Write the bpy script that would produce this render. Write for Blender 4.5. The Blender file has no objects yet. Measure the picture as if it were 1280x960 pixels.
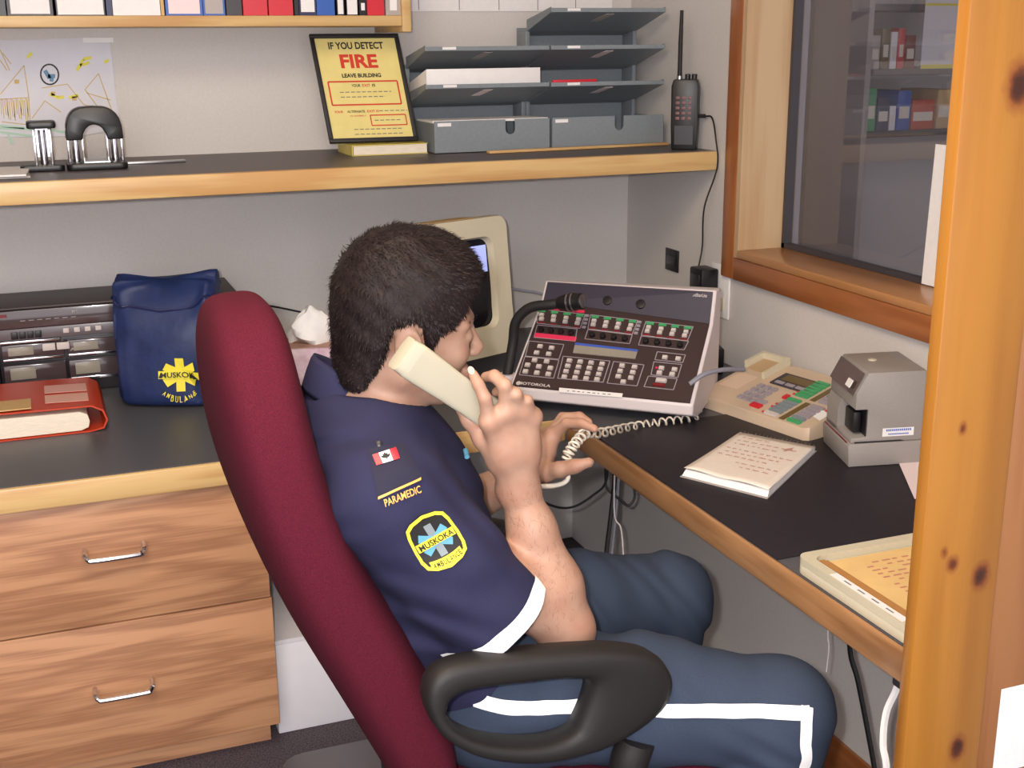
import bpy, bmesh, math, random
import numpy as np
from mathutils import Vector, Matrix
from mathutils.bvhtree import BVHTree
random.seed(7); rng = np.random.default_rng(7)
C = bpy.context.scene.collection
V = Vector
PI = math.pi

# ------------------------------------------------------------------ camera
YAW, PITCH, ROLL, FPX = 0.36533, 0.27274, -0.008747, 1532.05
CAM = V((-1.7232, -3.4739, 1.5923))
_fw = V((math.sin(YAW)*math.cos(PITCH), math.cos(YAW)*math.cos(PITCH), -math.sin(PITCH)))
_rt = V((math.cos(YAW), -math.sin(YAW), 0)); _up = _rt.cross(_fw)
_c, _s = math.cos(ROLL), math.sin(ROLL)
RT, UP, FW = _rt*_c + _up*_s, _up*_c - _rt*_s, _fw
def ray(x, y): return FW + RT*((x-640)/FPX) - UP*((y-480)/FPX)
def atz(x, y, z): return CAM + ray(x, y)*z                       # survey: point at a depth
def pl(x, y, ax, v):                                            # survey: point on an axis plane
    d = ray(x, y); return CAM + d*((v-CAM[ax])/d[ax])
def pln(x, y, o, n):                                            # survey: point on any plane
    d = ray(x, y); n = V(n); return CAM + d*((V(o)-CAM).dot(n)/d.dot(n))
cd = bpy.data.cameras.new('camera'); cam = bpy.data.objects.new('camera', cd); C.objects.link(cam)
cd.sensor_width = 36; cd.lens = FPX*36/1280; cd.clip_start = .05
cam.matrix_world = Matrix(((RT.x, UP.x, -FW.x, CAM.x), (RT.y, UP.y, -FW.y, CAM.y), (RT.z, UP.z, -FW.z, CAM.z), (0, 0, 0, 1)))
bpy.context.scene.camera = cam

# ------------------------------------------------------------------ materials
def lin(c):
    return tuple(((v/255)/12.92 if v/255 <= .04045 else ((v/255+.055)/1.055)**2.4) for v in c) + (1,)
def nd(nt, t, **kw):
    n = nt.nodes.new(t)
    for k, v in kw.items():
        if k in n.inputs: n.inputs[k].default_value = v
        else: setattr(n, k, v)
    return n
def mat(name, col, rough=.5, metal=0, noise=0, nscale=60, bump=0, bscale=200, stretch=(1, 1, 1), col2=None, spec=.5, sss=0, coat=0, emit=None, estr=0, det=4):
    m = bpy.data.materials.new(name); m.use_nodes = True; nt = m.node_tree
    b = nt.nodes['Principled BSDF']
    b.inputs['Base Color'].default_value = lin(col); b.inputs['Roughness'].default_value = rough
    b.inputs['Metallic'].default_value = metal; b.inputs['Specular IOR Level'].default_value = spec
    if sss:
        b.inputs['Subsurface Weight'].default_value = sss; b.inputs['Subsurface Radius'].default_value = (.012, .005, .003)
        b.inputs['Subsurface Scale'].default_value = 1
    if coat: b.inputs['Coat Weight'].default_value = coat; b.inputs['Coat Roughness'].default_value = .15
    if emit: b.inputs['Emission Color'].default_value = lin(emit); b.inputs['Emission Strength'].default_value = estr
    tc = nd(nt, 'ShaderNodeTexCoord'); mp = nd(nt, 'ShaderNodeMapping'); mp.inputs['Scale'].default_value = stretch
    nt.links.new(tc.outputs['Object'], mp.inputs['Vector'])
    if noise or col2:
        n = nd(nt, 'ShaderNodeTexNoise', Scale=nscale, Detail=det); nt.links.new(mp.outputs[0], n.inputs['Vector'])
        r = nd(nt, 'ShaderNodeValToRGB'); a = lin(col)
        c2 = lin(col2) if col2 else tuple(v*(1-noise) for v in a[:3]) + (1,)
        c1 = a if col2 else tuple(min(1, v*(1+noise)) for v in a[:3]) + (1,)
        r.color_ramp.elements[0].position = .32; r.color_ramp.elements[1].position = .68
        r.color_ramp.elements[0].color = c2; r.color_ramp.elements[1].color = c1
        nt.links.new(n.outputs['Fac'], r.inputs['Fac']); nt.links.new(r.outputs[0], b.inputs['Base Color'])
    if bump:
        n2 = nd(nt, 'ShaderNodeTexNoise', Scale=bscale, Detail=3); nt.links.new(mp.outputs[0], n2.inputs['Vector'])
        bp = nd(nt, 'ShaderNodeBump', Strength=bump, Distance=.002); nt.links.new(n2.outputs['Fac'], bp.inputs['Height'])
        nt.links.new(bp.outputs[0], b.inputs['Normal'])
    return m
def wood(name, c1, c2, axis=0, scale=9, dist=5, rough=.4, fine=.35, knots=(), contrast=(.3, .75), bandw=1.0, coat=0):
    """wood grain running along an axis of the object, optional knots [(point, radius)]"""
    m = bpy.data.materials.new(name); m.use_nodes = True; nt = m.node_tree; L = nt.links.new
    b = nt.nodes['Principled BSDF']; b.inputs['Roughness'].default_value = rough
    if coat: b.inputs['Coat Weight'].default_value = coat; b.inputs['Coat Roughness'].default_value = .2
    tc = nd(nt, 'ShaderNodeTexCoord')
    st = [1, 1, 1]; st[axis] = .09
    mp = nd(nt, 'ShaderNodeMapping'); mp.inputs['Scale'].default_value = st; L(tc.outputs['Object'], mp.inputs['Vector'])
    n0 = nd(nt, 'ShaderNodeTexNoise', Scale=scale, Detail=3, Roughness=.55); L(mp.outputs[0], n0.inputs['Vector'])
    mul = nd(nt, 'ShaderNodeMath', operation='MULTIPLY'); mul.inputs[1].default_value = dist*bandw; L(n0.outputs['Fac'], mul.inputs[0])
    sn = nd(nt, 'ShaderNodeMath', operation='PINGPONG'); sn.inputs[1].default_value = .5; L(mul.outputs[0], sn.inputs[0])
    s2 = nd(nt, 'ShaderNodeMath', operation='MULTIPLY'); s2.inputs[1].default_value = 2; L(sn.outputs[0], s2.inputs[0])
    st2 = [1, 1, 1]; st2[axis] = .02
    mp2 = nd(nt, 'ShaderNodeMapping'); mp2.inputs['Scale'].default_value = st2; L(tc.outputs['Object'], mp2.inputs['Vector'])
    n1 = nd(nt, 'ShaderNodeTexNoise', Scale=260, Detail=3); L(mp2.outputs[0], n1.inputs['Vector'])
    mx = nd(nt, 'ShaderNodeMix'); mx.data_type = 'FLOAT'; mx.inputs[0].default_value = fine
    L(s2.outputs[0], mx.inputs[2]); L(n1.outputs['Fac'], mx.inputs[3])
    r = nd(nt, 'ShaderNodeValToRGB'); r.color_ramp.elements[0].position, r.color_ramp.elements[1].position = contrast
    r.color_ramp.elements[0].color = lin(c2); r.color_ramp.elements[1].color = lin(c1); L(mx.outputs[0], r.inputs['Fac'])
    out = r.outputs[0]
    for p, rad in knots:
        sub = nd(nt, 'ShaderNodeVectorMath', operation='SUBTRACT'); sub.inputs[1].default_value = p; L(tc.outputs['Object'], sub.inputs[0])
        nz = nd(nt, 'ShaderNodeTexNoise', Scale=70, Detail=2); L(tc.outputs['Object'], nz.inputs['Vector'])
        sc = nd(nt, 'ShaderNodeVectorMath', operation='MULTIPLY'); sc.inputs[1].default_value = tuple((.75 if i == axis else 1.0) for i in range(3)); L(sub.outputs[0], sc.inputs[0])
        ln = nd(nt, 'ShaderNodeVectorMath', operation='LENGTH'); L(sc.outputs[0], ln.inputs[0])
        ad = nd(nt, 'ShaderNodeMath', operation='MULTIPLY_ADD'); ad.inputs[1].default_value = rad*.9; L(nz.outputs['Fac'], ad.inputs[0]); L(ln.outputs['Value'], ad.inputs[2])
        mr = nd(nt, 'ShaderNodeMapRange'); mr.inputs['From Min'].default_value = rad*1.15; mr.inputs['From Max'].default_value = rad*1.9
        L(ad.outputs[0], mr.inputs['Value'])
        mr2 = nd(nt, 'ShaderNodeMapRange'); mr2.inputs['From Min'].default_value = rad*1.5; mr2.inputs['From Max'].default_value = rad*2.7
        L(ad.outputs[0], mr2.inputs['Value'])
        m1 = nd(nt, 'ShaderNodeMix'); m1.data_type = 'RGBA'; L(mr2.outputs[0], m1.inputs[0]); m1.inputs[6].default_value = lin((118, 56, 22)); L(out, m1.inputs[7])
        m2 = nd(nt, 'ShaderNodeMix'); m2.data_type = 'RGBA'; L(mr.outputs[0], m2.inputs[0]); m2.inputs[6].default_value = lin((56, 20, 9)); L(m1.outputs[2], m2.inputs[7])
        out = m2.outputs[2]
    L(out, b.inputs['Base Color'])
    return m
M = {}
M['wall'] = mat('wall_paint', (208, 203, 199), .75, noise=.03, nscale=140, bump=.25, bscale=320)
M['carpet'] = mat('carpet', (96, 84, 92), .95, col2=(38, 34, 42), nscale=240, bump=1, bscale=300)
M['ceil'] = mat('ceiling_paint', (205, 203, 198), .9, noise=.03, nscale=50)
M['lam'] = mat('dark_laminate', (86, 86, 91), .42, noise=.22, nscale=420, spec=.4)
M['lamsh'] = mat('shelf_laminate', (92, 84, 86), .45, noise=.14, nscale=380, spec=.4)
M['edge'] = wood('wood_edging', (212, 178, 122), (196, 152, 98), 0, 14, 3, .38)
M['edgey'] = wood('wood_edging_side', (168, 124, 84), (134, 94, 60), 1, 14, 3, .3, coat=.2)
M['oak'] = wood('oak_veneer', (192, 143, 105), (158, 111, 80), 0, 10, 6, .5, fine=.55, contrast=(.28, .62))
M['pine'] = wood('casing_wood', (168, 104, 58), (148, 86, 44), 1, 12, 3, .32, coat=.15)
M['pinev'] = wood('casing_wood_upright', (168, 104, 58), (148, 86, 44), 2, 12, 3, .32, coat=.15)
M['ash'] = wood('pale_jamb_wood', (196, 168, 132), (182, 148, 110), 2, 8, 3, .35)  # paler than the casing: the flash on the reveal is put into the colour
M['ashy'] = wood('pale_sill_wood', (186, 132, 82), (166, 112, 66), 1, 8, 3, .3, coat=.2)
M['black'] = mat('black_plastic', (22, 21, 24), .4, noise=.1, nscale=300)
M['blackr'] = mat('black_rubber', (26, 24, 25), .65)
M['armp'] = mat('armrest_plastic', (27, 24, 24), .6, noise=.08, nscale=400, bump=.15, bscale=900)
M['chrome'] = mat('chrome', (225, 225, 230), .12, 1)
M['steel'] = mat('brushed_steel', (190, 192, 196), .3, 1)
M['white'] = mat('white_paper', (236, 234, 234), .7, noise=.02)
M['pink'] = mat('pale_pink_card', (236, 218, 220), .7)
M['beige'] = mat('beige_plastic', (200, 178, 154), .45, noise=.02, nscale=200)
M['cream'] = mat('cream_plastic', (206, 198, 174), .35, noise=.02, nscale=200)
M['putty'] = mat('putty_plastic', (150, 144, 140), .5, noise=.06, nscale=500, bump=.1, bscale=800)
M['orgm'] = mat('grey_metal_enamel', (128, 136, 142), .45, noise=.05, nscale=120)
M['red'] = mat('red_vinyl', (206, 34, 52), .4)
M['blue'] = mat('blue_vinyl', (44, 92, 178), .4)
M['dkblue'] = mat('navy_vinyl', (34, 40, 84), .45)
M['greyv'] = mat('grey_vinyl', (172, 164, 160), .5)
M['dkgrey'] = mat('charcoal_vinyl', (62, 60, 66), .5)
M['burg'] = mat('burgundy_cloth', (82, 22, 38), .9, noise=.22, nscale=520, bump=.5, bscale=900, spec=.15)
M['shirt'] = mat('navy_shirt_cloth', (43, 43, 70), .85, noise=.1, nscale=700, bump=.15, bscale=1200, spec=.2)
M['trous'] = mat('slate_trouser_cloth', (56, 66, 84), .85, noise=.12, nscale=700, bump=.15, bscale=1200, spec=.2)
M['bagc'] = mat('blue_nylon', (34, 48, 92), .5, noise=.14, nscale=30, bump=.5, bscale=45, spec=.4)
M['skin'] = mat('skin', (174, 140, 120), .5, col2=(164, 122, 102), nscale=26, bump=.12, bscale=420, sss=.12, spec=.35, det=5)
M['handset'] = mat('handset_plastic', (178, 172, 152), .32)
M['nail'] = mat('nail', (200, 164, 148), .3)
M['hair'] = mat('dark_brown_hair', (31, 22, 22), .62, noise=.35, nscale=120, spec=.25)
M['armhair'] = mat('arm_hair', (120, 78, 56), .6)
M['reflect'] = mat('silver_white_tape', (252, 252, 252), .6, spec=.6)
M['yellow'] = mat('yellow_print', (238, 224, 60), .6)
M['signy'] = mat('yellow_sign_paper', (228, 212, 134), .55, noise=.03, nscale=30)
M['gold'] = mat('gold_thread', (226, 168, 84), .6)
M['signred'] = mat('red_print', (206, 52, 34), .6)
M['ink'] = mat('black_print', (26, 24, 26), .6)
M['inkgrey'] = mat('grey_print', (120, 112, 112), .7)
M['inkred'] = mat('reddish_handwriting', (196, 130, 112), .8)
M['ltblue'] = mat('pale_blue_thread', (92, 158, 186), .6)
M['silvert'] = mat('silver_thread', (126, 138, 144), .6)
M['orange'] = mat('orange_cover', (196, 62, 26), .4)
M['pages'] = mat('page_edges', (232, 222, 204), .8, noise=.08, nscale=900, stretch=(.05, .05, 1))
M['tan'] = mat('tan_card', (206, 170, 116), .7)
M['panel'] = mat('brown_black_faceplate', (60, 44, 44), .5, noise=.05, nscale=300)
M['panelb'] = mat('slate_faceplate', (56, 52, 68), .5, noise=.05, nscale=300)
M['bezw'] = mat('pale_grey_shell', (218, 208, 210), .45)
M['btn'] = mat('pale_key', (206, 196, 192), .5)
M['btng'] = mat('grey_key', (156, 148, 156), .5)
M['green'] = mat('green_key', (70, 160, 104), .5)
M['magenta'] = mat('magenta_strip', (226, 50, 92), .5)
M['dkred'] = mat('dark_red_key', (120, 28, 34), .5)
M['lcd'] = mat('lcd_glass', (150, 144, 132), .15, noise=.08, nscale=12)
M['lcdb'] = mat('lcd_blue_edge', (70, 96, 190), .2)
M['olive'] = mat('olive_lcd', (104, 86, 48), .3)
M['foam'] = mat('pale_foam', (190, 182, 182), .8)
M['screen'] = mat('crt_glass', (26, 25, 32), .12, spec=.3)
M['cordw'] = mat('cream_cord', (222, 212, 196), .45)
M['cable'] = mat('black_cable', (18, 17, 20), .5)
M['cableg'] = mat('grey_cable', (132, 132, 144), .5)
M['blot'] = mat('black_blotter', (34, 29, 36), .55, noise=.12, nscale=60, bump=.1, bscale=500, spec=.4)
M['stereo'] = mat('stereo_black', (40, 37, 42), .3, coat=.2)
M['stertop'] = mat('stereo_lid', (70, 60, 58), .5)
M['box'] = mat('white_carton', (214, 212, 218), .7, noise=.02, nscale=20)
M['chmat'] = mat('grey_chair_mat', (98, 94, 98), .4)
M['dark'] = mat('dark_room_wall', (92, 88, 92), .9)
M['tissuebox'] = mat('tissue_carton', (222, 204, 212), .6, col2=(188, 150, 170), nscale=28)
M['clearp'] = mat('smoky_plastic', (74, 62, 64), .12, coat=.6)
M['sign_glass'] = None

# ------------------------------------------------------------------ mesh building
WM = {}                                           # world matrices of empties and parts
class MB:
    def __init__(s): s.v = []; s.f = []
    def raw(s, vs, fs):
        o = len(s.v); s.v += [tuple(v) for v in vs]; s.f += [tuple(i+o for i in f) for f in fs]; return s
    def bm(s, b):
        b.verts.index_update(); o = len(s.v)
        s.v += [tuple(v.co) for v in b.verts]; s.f += [tuple(v.index+o for v in f.verts) for f in b.faces]; b.free(); return s
    def box(s, c, size, R=None, bev=0, seg=2):
        b = bmesh.new(); bmesh.ops.create_cube(b, size=1)
        for v in b.verts: v.co = V((v.co.x*size[0], v.co.y*size[1], v.co.z*size[2]))
        if bev: bmesh.ops.bevel(b, geom=b.edges[:], offset=bev, segments=seg, affect='EDGES', profile=.5)
        for v in b.verts: v.co = (R @ v.co if R else v.co) + V(c)
        return s.bm(b)
    def span(s, a, b_, bev=0, seg=2):
        a, b_ = V(a), V(b_); return s.box((a+b_)/2, [abs(b_[i]-a[i]) for i in range(3)], None, bev, seg)
    def prism(s, poly, o, u, v, w, h, bev=0, seg=2):
        o, u, v, w = V(o), V(u), V(v), V(w); b = bmesh.new()
        lo = [b.verts.new(o+u*p[0]+v*p[1]) for p in poly]; hi = [b.verts.new(o+u*p[0]+v*p[1]+w*h) for p in poly]
        n = len(poly); f1 = b.faces.new(lo[::-1]); f2 = b.faces.new(hi)
        for i in range(n): b.faces.new((lo[i], lo[(i+1) % n], hi[(i+1) % n], hi[i]))
        bmesh.ops.recalc_face_normals(b, faces=b.faces[:])
        if bev: bmesh.ops.bevel(b, geom=b.edges[:], offset=bev, segments=seg, affect='EDGES', profile=.5)
        return s.bm(b)
    def hexa(s, p, bev=0):                         # 4 bottom + 4 top corners
        b = bmesh.new(); q = [b.verts.new(V(x)) for x in p]
        for f in ((3, 2, 1, 0), (4, 5, 6, 7), (0, 1, 5, 4), (1, 2, 6, 5), (2, 3, 7, 6), (3, 0, 4, 7)): b.faces.new([q[i] for i in f])
        bmesh.ops.recalc_face_normals(b, faces=b.faces[:])
        if bev: bmesh.ops.bevel(b, geom=b.edges[:], offset=bev, segments=2, affect='EDGES', profile=.5)
        return s.bm(b)
    def tube(s, pts, r, n=8):
        pts = [V(p) for p in pts]; m = len(pts); rs = r if hasattr(r, '__len__') else [r]*m
        vs = []; fs = []; prev = None
        for i, p in enumerate(pts):
            t = (pts[min(i+1, m-1)]-pts[max(i-1, 0)]).normalized()
            if prev is None: a = t.orthogonal().normalized()
            else: a = (prev-t*prev.dot(t)).normalized()
            prev = a; b = t.cross(a)
            vs += [p+(a*math.cos(2*PI*k/n)+b*math.sin(2*PI*k/n))*rs[i] for k in range(n)]
        for i in range(m-1):
            for k in range(n): fs.append((i*n+k, i*n+(k+1) % n, (i+1)*n+(k+1) % n, (i+1)*n+k))
        fs.append(tuple(range(n))[::-1]); fs.append(tuple((m-1)*n+k for k in range(n)))
        return s.raw(vs, fs)
    def lathe(s, prof, o, axis=(0, 0, 1), n=20):
        o = V(o); ax = V(axis).normalized(); a = ax.orthogonal().normalized(); b = ax.cross(a); vs = []; fs = []
        for r, h in prof: vs += [o+ax*h+(a*math.cos(2*PI*k/n)+b*math.sin(2*PI*k/n))*r for k in range(n)]
        for i in range(len(prof)-1):
            for k in range(n): fs.append((i*n+k, i*n+(k+1) % n, (i+1)*n+(k+1) % n, (i+1)*n+k))
        fs.append(tuple(range(n))[::-1]); fs.append(tuple((len(prof)-1)*n+k for k in range(n)))
        return s.raw(vs, fs)
    def loft(s, rings, cap=True):
        n = len(rings[0]); vs = [p for r in rings for p in r]; fs = []
        for i in range(len(rings)-1):
            for k in range(n): fs.append((i*n+k, i*n+(k+1) % n, (i+1)*n+(k+1) % n, (i+1)*n+k))
        if cap: fs.append(tuple(range(n))[::-1]); fs.append(tuple((len(rings)-1)*n+k for k in range(n)))
        return s.raw(vs, fs)
def spline(pts, n=8):
    pts = [V(p) for p in pts]; P = [pts[0]*2-pts[1]] + pts + [pts[-1]*2-pts[-2]]; out = []
    for i in range(1, len(P)-2):
        for k in range(n):
            t = k/n; a, b, c, d = P[i-1], P[i], P[i+1], P[i+2]
            out.append(((b*2)+(c-a)*t+(a*2-b*5+c*4-d)*t*t+(b*3-a-c*3+d)*t**3)*.5)
    return out+[pts[-1]]
def link(name, vs, fs, m, parent=None, smooth=35):
    me = bpy.data.meshes.new(name)
    inv = WM[parent.name].inverted() if parent is not None and parent.name in WM else Matrix()
    me.from_pydata([inv @ V(v) for v in vs], [], fs); me.validate(); me.update()
    b = bmesh.new(); b.from_mesh(me); bmesh.ops.recalc_face_normals(b, faces=b.faces[:]); b.to_mesh(me); b.free()
    if m: me.materials.append(m)
    if smooth:
        for p in me.polygons: p.use_smooth = True
        if smooth < 180: me.set_sharp_from_angle(angle=math.radians(smooth))
    o = bpy.data.objects.new(name, me); C.objects.link(o)
    if parent is not None: o.parent = parent
    WM[o.name] = WM[parent.name].copy() if parent is not None and parent.name in WM else Matrix()
    return o
def part(name, mb, m, parent=None, smooth=35, label=None):
    o = link(name, mb.v, mb.f, m, parent, smooth)
    if label: o['label'] = label
    return o
def tag(o, label, cat, group=None):
    o['label'] = label; o['category'] = cat
    if group: o['group'] = group
    return o
def thing(name, label, cat, loc=(0, 0, 0), rz=0, group=None):
    o = bpy.data.objects.new(name, None); C.objects.link(o); o.location = loc; o.rotation_euler = (0, 0, rz); o.empty_display_size = .05
    WM[o.name] = Matrix.Translation(V(loc)) @ Matrix.Rotation(rz, 4, 'Z')
    return tag(o, label, cat, group)
def solo(name, mb, m, label, cat, base, group=None, smooth=35):   # a thing that is one mesh, its origin at its base
    inv = V(base); o = link(name, [V(v)-inv for v in mb.v], mb.f, m, None, smooth); o.location = base
    WM[o.name] = Matrix.Translation(inv)
    return tag(o, label, cat, group)
def struct(name, mb, m, smooth=35):
    o = part(name, mb, m, None, smooth); o['kind'] = 'structure'; return o
def copyobj(o, parent, world):                                    # copy of a part, moved to a world position
    c = o.copy(); C.objects.link(c); c.parent = parent; c.location = WM[parent.name].inverted() @ V(world); return c
def rrect(w, h, r, n=5, c=(0, 0)):
    out = []
    for cx, cy, a0 in ((w/2-r, h/2-r, 0), (-w/2+r, h/2-r, 90), (-w/2+r, -h/2+r, 180), (w/2-r, -h/2+r, 270)):
        for k in range(n): a = math.radians(a0+90*k/(n-1)); out.append((c[0]+cx+r*math.cos(a), c[1]+cy+r*math.sin(a)))
    return out
def text2d(txt, bold=0.0, shear=0):
    """letter shapes as flat faces, normalised so the block is w x 1 high; returns verts, faces, width/height"""
    cu = bpy.data.curves.new('txt', 'FONT'); cu.body = txt; cu.offset = bold; cu.resolution_u = 3; cu.shear = shear
    cu.align_x = 'CENTER'
    o = bpy.data.objects.new('txt', cu); C.objects.link(o); dg = bpy.context.evaluated_depsgraph_get()
    me = bpy.data.meshes.new_from_object(o.evaluated_get(dg)); vs = [tuple(v.co) for v in me.vertices]; fs = [tuple(p.vertices) for p in me.polygons]
    bpy.data.objects.remove(o); bpy.data.curves.remove(cu); bpy.data.meshes.remove(me)
    xs = [v[0] for v in vs]; ys = [v[1] for v in vs]; x0, x1, y0, y1 = min(xs), max(xs), min(ys), max(ys)
    return [((v[0]-(x0+x1)/2)/(y1-y0), (v[1]-(y0+y1)/2)/(y1-y0)) for v in vs], fs, (x1-x0)/(y1-y0)
def put_text(mb, txt, fn, c, w, h, bold=0.0, rot=0, shear=0):
    """letters fitted into a w x h box centred on c of a 2-D surface; fn maps (u,v) to a point"""
    vs, fs, asp = text2d(txt, bold, shear); out = []; ca, sa = math.cos(rot), math.sin(rot)
    for x, y in vs:
        x *= w/asp; y *= h; out.append(fn(c[0]+x*ca-y*sa, c[1]+x*sa+y*ca))
    mb.raw(out, fs); return mb
def planefn(o, u, v, lift=0):
    o, u, v = V(o), V(u), V(v); n = u.cross(v).normalized()*lift
    return lambda a, b: o+u*a+v*b+n
def flat(mb, fn, poly):
    mb.raw([fn(*p) for p in poly], [tuple(range(len(poly)))]); return mb
def strip2d(mb, fn, a, b, w):
    dx, dy = b[0]-a[0], b[1]-a[1]; l = math.hypot(dx, dy) or 1; nx, ny = -dy/l*w/2, dx/l*w/2
    return flat(mb, fn, [(a[0]+nx, a[1]+ny), (a[0]-nx, a[1]-ny), (b[0]-nx, b[1]-ny), (b[0]+nx, b[1]+ny)])
def outline2d(mb, fn, c, w, h, t):
    x0, x1, y0, y1 = c[0]-w/2, c[0]+w/2, c[1]-h/2, c[1]+h/2
    strip2d(mb, fn, (x0, y0), (x1, y0), t); strip2d(mb, fn, (x0, y1), (x1, y1), t)
    strip2d(mb, fn, (x0, y0), (x0, y1), t); return strip2d(mb, fn, (x1, y0), (x1, y1), t)
# ------------------------------------------------------------------ the room
XL, YF, ZC = -4.1, -5.2, 2.55
WY0, WY1, WZ0, WZ1 = -.673, -2.35, 1.045, 2.15     # window opening in the right wall
RD = .15                                           # depth of the window reveal
struct('floor', MB().span((XL-.1, YF-.1, -.05), (2.6, .1, 0)), M['carpet'])
struct('ceiling', MB().span((XL-.1, YF-.1, ZC), (2.6, .1, ZC+.05)), M['ceil'])
struct('wall_left', MB().span((XL-.1, YF, 0), (XL, 0, ZC)), M['wall'])
struct('wall_back', MB().span((XL, 0, 0), (2.6, .1, ZC)), M['wall'])
w = MB()
w.span((0, -.001, 0), (RD+.03, WY0, ZC)); w.span((0, WY0, 0), (RD+.03, WY1, WZ0)); w.span((0, WY0, WZ1), (RD+.03, WY1, ZC)); w.span((0, WY1, 0), (RD+.03, YF, ZC))
struct('wall_right', w, M['wall'])
struct('wall_lower', MB().span((-.185, -.001, 0), (-.0005, -2.17, .655)), M['wall'])   # thicker lower part under the worktop
struct('baseboard_right', MB().span((-.197, -1.2, 0), (-.1855, -2.16, .09), .003), M['pine'])
# window: face casing, reveal coloured as flash-lit, stool, stop and pane
win = thing('window_1', 'interior window with orange wood casing and dark glass in the right wall', 'window', (0, -1.5, 1.0)); win['kind'] = 'structure'
part('side_casing', MB().span((-.02, -.61, .975), (0, WY0, 2.25), .004), M['pinev'], win)
part('bottom_casing', MB().span((-.021, WY0-.0005, .975), (0, WY1, 1.035), .004), M['pine'], win)
part('top_casing', MB().span((-.02, WY0, WZ1), (0, WY1, WZ1+.07), .004), M['pine'], win)
part('jamb', MB().span((-.018, WY0-.0, 1.035), (RD, WY0-.018, WZ1)).span((-.018, WY1, 1.035), (RD, WY1+.018, WZ1)), M['ash'], win)
part('stool', MB().span((-.022, WY0-.018, 1.0352), (RD, WY1+.018, 1.0555), .003), M['ashy'], win)
part('stop', MB().span((RD-.035, WY0-.019, 1.056), (RD-.012, WY0-.032, WZ1)).span((RD-.035, WY0-.019, 1.056), (RD-.012, WY1+.02, 1.068)), M['dkgrey'], win)
gl = bpy.data.materials.new('window_glass'); gl.use_nodes = True; nt = gl.node_tree; nt.nodes.clear()
o_ = nd(nt, 'ShaderNodeOutputMaterial'); g_ = nd(nt, 'ShaderNodeBsdfGlossy', Roughness=.015); t_ = nd(nt, 'ShaderNodeBsdfTransparent'); mx = nd(nt, 'ShaderNodeMixShader')
t_.inputs[0].default_value = (.7, .7, .74, 1); fr = nd(nt, 'ShaderNodeFresnel', IOR=1.75)
ge = nd(nt, 'ShaderNodeNewGeometry'); iv = nd(nt, 'ShaderNodeMath', operation='SUBTRACT'); iv.inputs[0].default_value = 1; nt.links.new(ge.outputs['Backfacing'], iv.inputs[1])
ml = nd(nt, 'ShaderNodeMath', operation='MULTIPLY'); nt.links.new(fr.outputs[0], ml.inputs[0]); nt.links.new(iv.outputs[0], ml.inputs[1])   # reflect at the room side only
nt.links.new(ml.outputs[0], mx.inputs[0]); nt.links.new(t_.outputs[0], mx.inputs[1]); nt.links.new(g_.outputs[0], mx.inputs[2]); df = nd(nt, 'ShaderNodeBsdfDiffuse'); df.inputs[0].default_value = (.8, .75, .78, 1); mx2 = nd(nt, 'ShaderNodeMixShader'); mx2.inputs[0].default_value = .04   # pale haze mixed over the glass as a diffuse layer
nt.links.new(mx.outputs[0], mx2.inputs[1]); nt.links.new(df.outputs[0], mx2.inputs[2]); nt.links.new(mx2.outputs[0], o_.inputs[0])
part('pane', MB().span((RD-.012, WY0-.02, 1.06), (RD-.008, WY1+.02, WZ1)), gl, win)
# the dim room on the other side of the glass
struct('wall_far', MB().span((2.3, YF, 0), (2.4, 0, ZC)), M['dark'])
# added shelf, boxes and notice that stand in for reflections in the pane
t = thing('storage_shelf', 'dark storage shelf in the next room behind the dark window glass', 'shelf', (.95, -.15, 1.2))
for z in (1.315, 1.5, 1.69): part('board', MB().span((.66, -.02, z-.018), (1.6, -.3, z)), M['dkgrey'], t)
part('upright', MB().span((.64, -.02, .0), (.6595, -.3, 2.0)), M['greyv'], t)
STANDINS = [(.665, .70, 1.315, .13, 'green', 'green box at the left end of the lower shelf behind the window'), (.705, .75, 1.315, .1, 'dkblue', 'navy carton beside the green box behind the window'), (.752, .775, 1.315, .075, 'white', 'narrow white packet on the lower shelf behind the window'),
  (.78, .83, 1.315, .12, 'blue', 'blue carton on the lower shelf behind the window'), (.835, .92, 1.315, .09, 'orange', 'orange carton on the lower shelf behind the window'), (.93, 1.0, 1.315, .12, 'tan', 'tan carton on the lower shelf nearest the post behind the window'),
  (.665, .70, 1.5, .1, 'greyv', 'grey box on the upper shelf behind the window'), (.705, .735, 1.5, .12, 'olive', 'olive box on the upper shelf behind the window'), (.738, .762, 1.5, .11, 'white', 'slim white book on the upper shelf behind the window'), (.764, .79, 1.5, .12, 'red', 'slim red book on the upper shelf behind the window'), (.793, .83, 1.5, .1, 'dkred', 'dark red box on the upper shelf behind the window')]
for a, b_, z, h, m, lab in STANDINS:
    g = thing('stock_box', lab, 'box', ((a+b_)/2, -.22, z+.0005), 0, 'goods on the shelves behind the window')
    part('carton', MB().span((a, -.1, z+.0006), (b_, -.285, z+h), .002), M[m], g); part('label', MB().span((a+.006, -.2852, z+h*.3), (b_-.006, -.286, z+h*.6)), M['pages'], g)
t = thing('notice_sheet', 'yellow edged white notice hanging on the shelf behind the window glass', 'notice', (.91, -.302, 1.5))
part('sheet', MB().span((.838, -.3045, 1.508), (1.02, -.3035, 1.72)), M['white'], t); part('yellow_edge', MB().span((.838, -.3058, 1.5), (1.02, -.3048, 1.512)).span((.838, -.3058, 1.685), (1.02, -.3048, 1.692)), M['yellow'], t)
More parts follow.
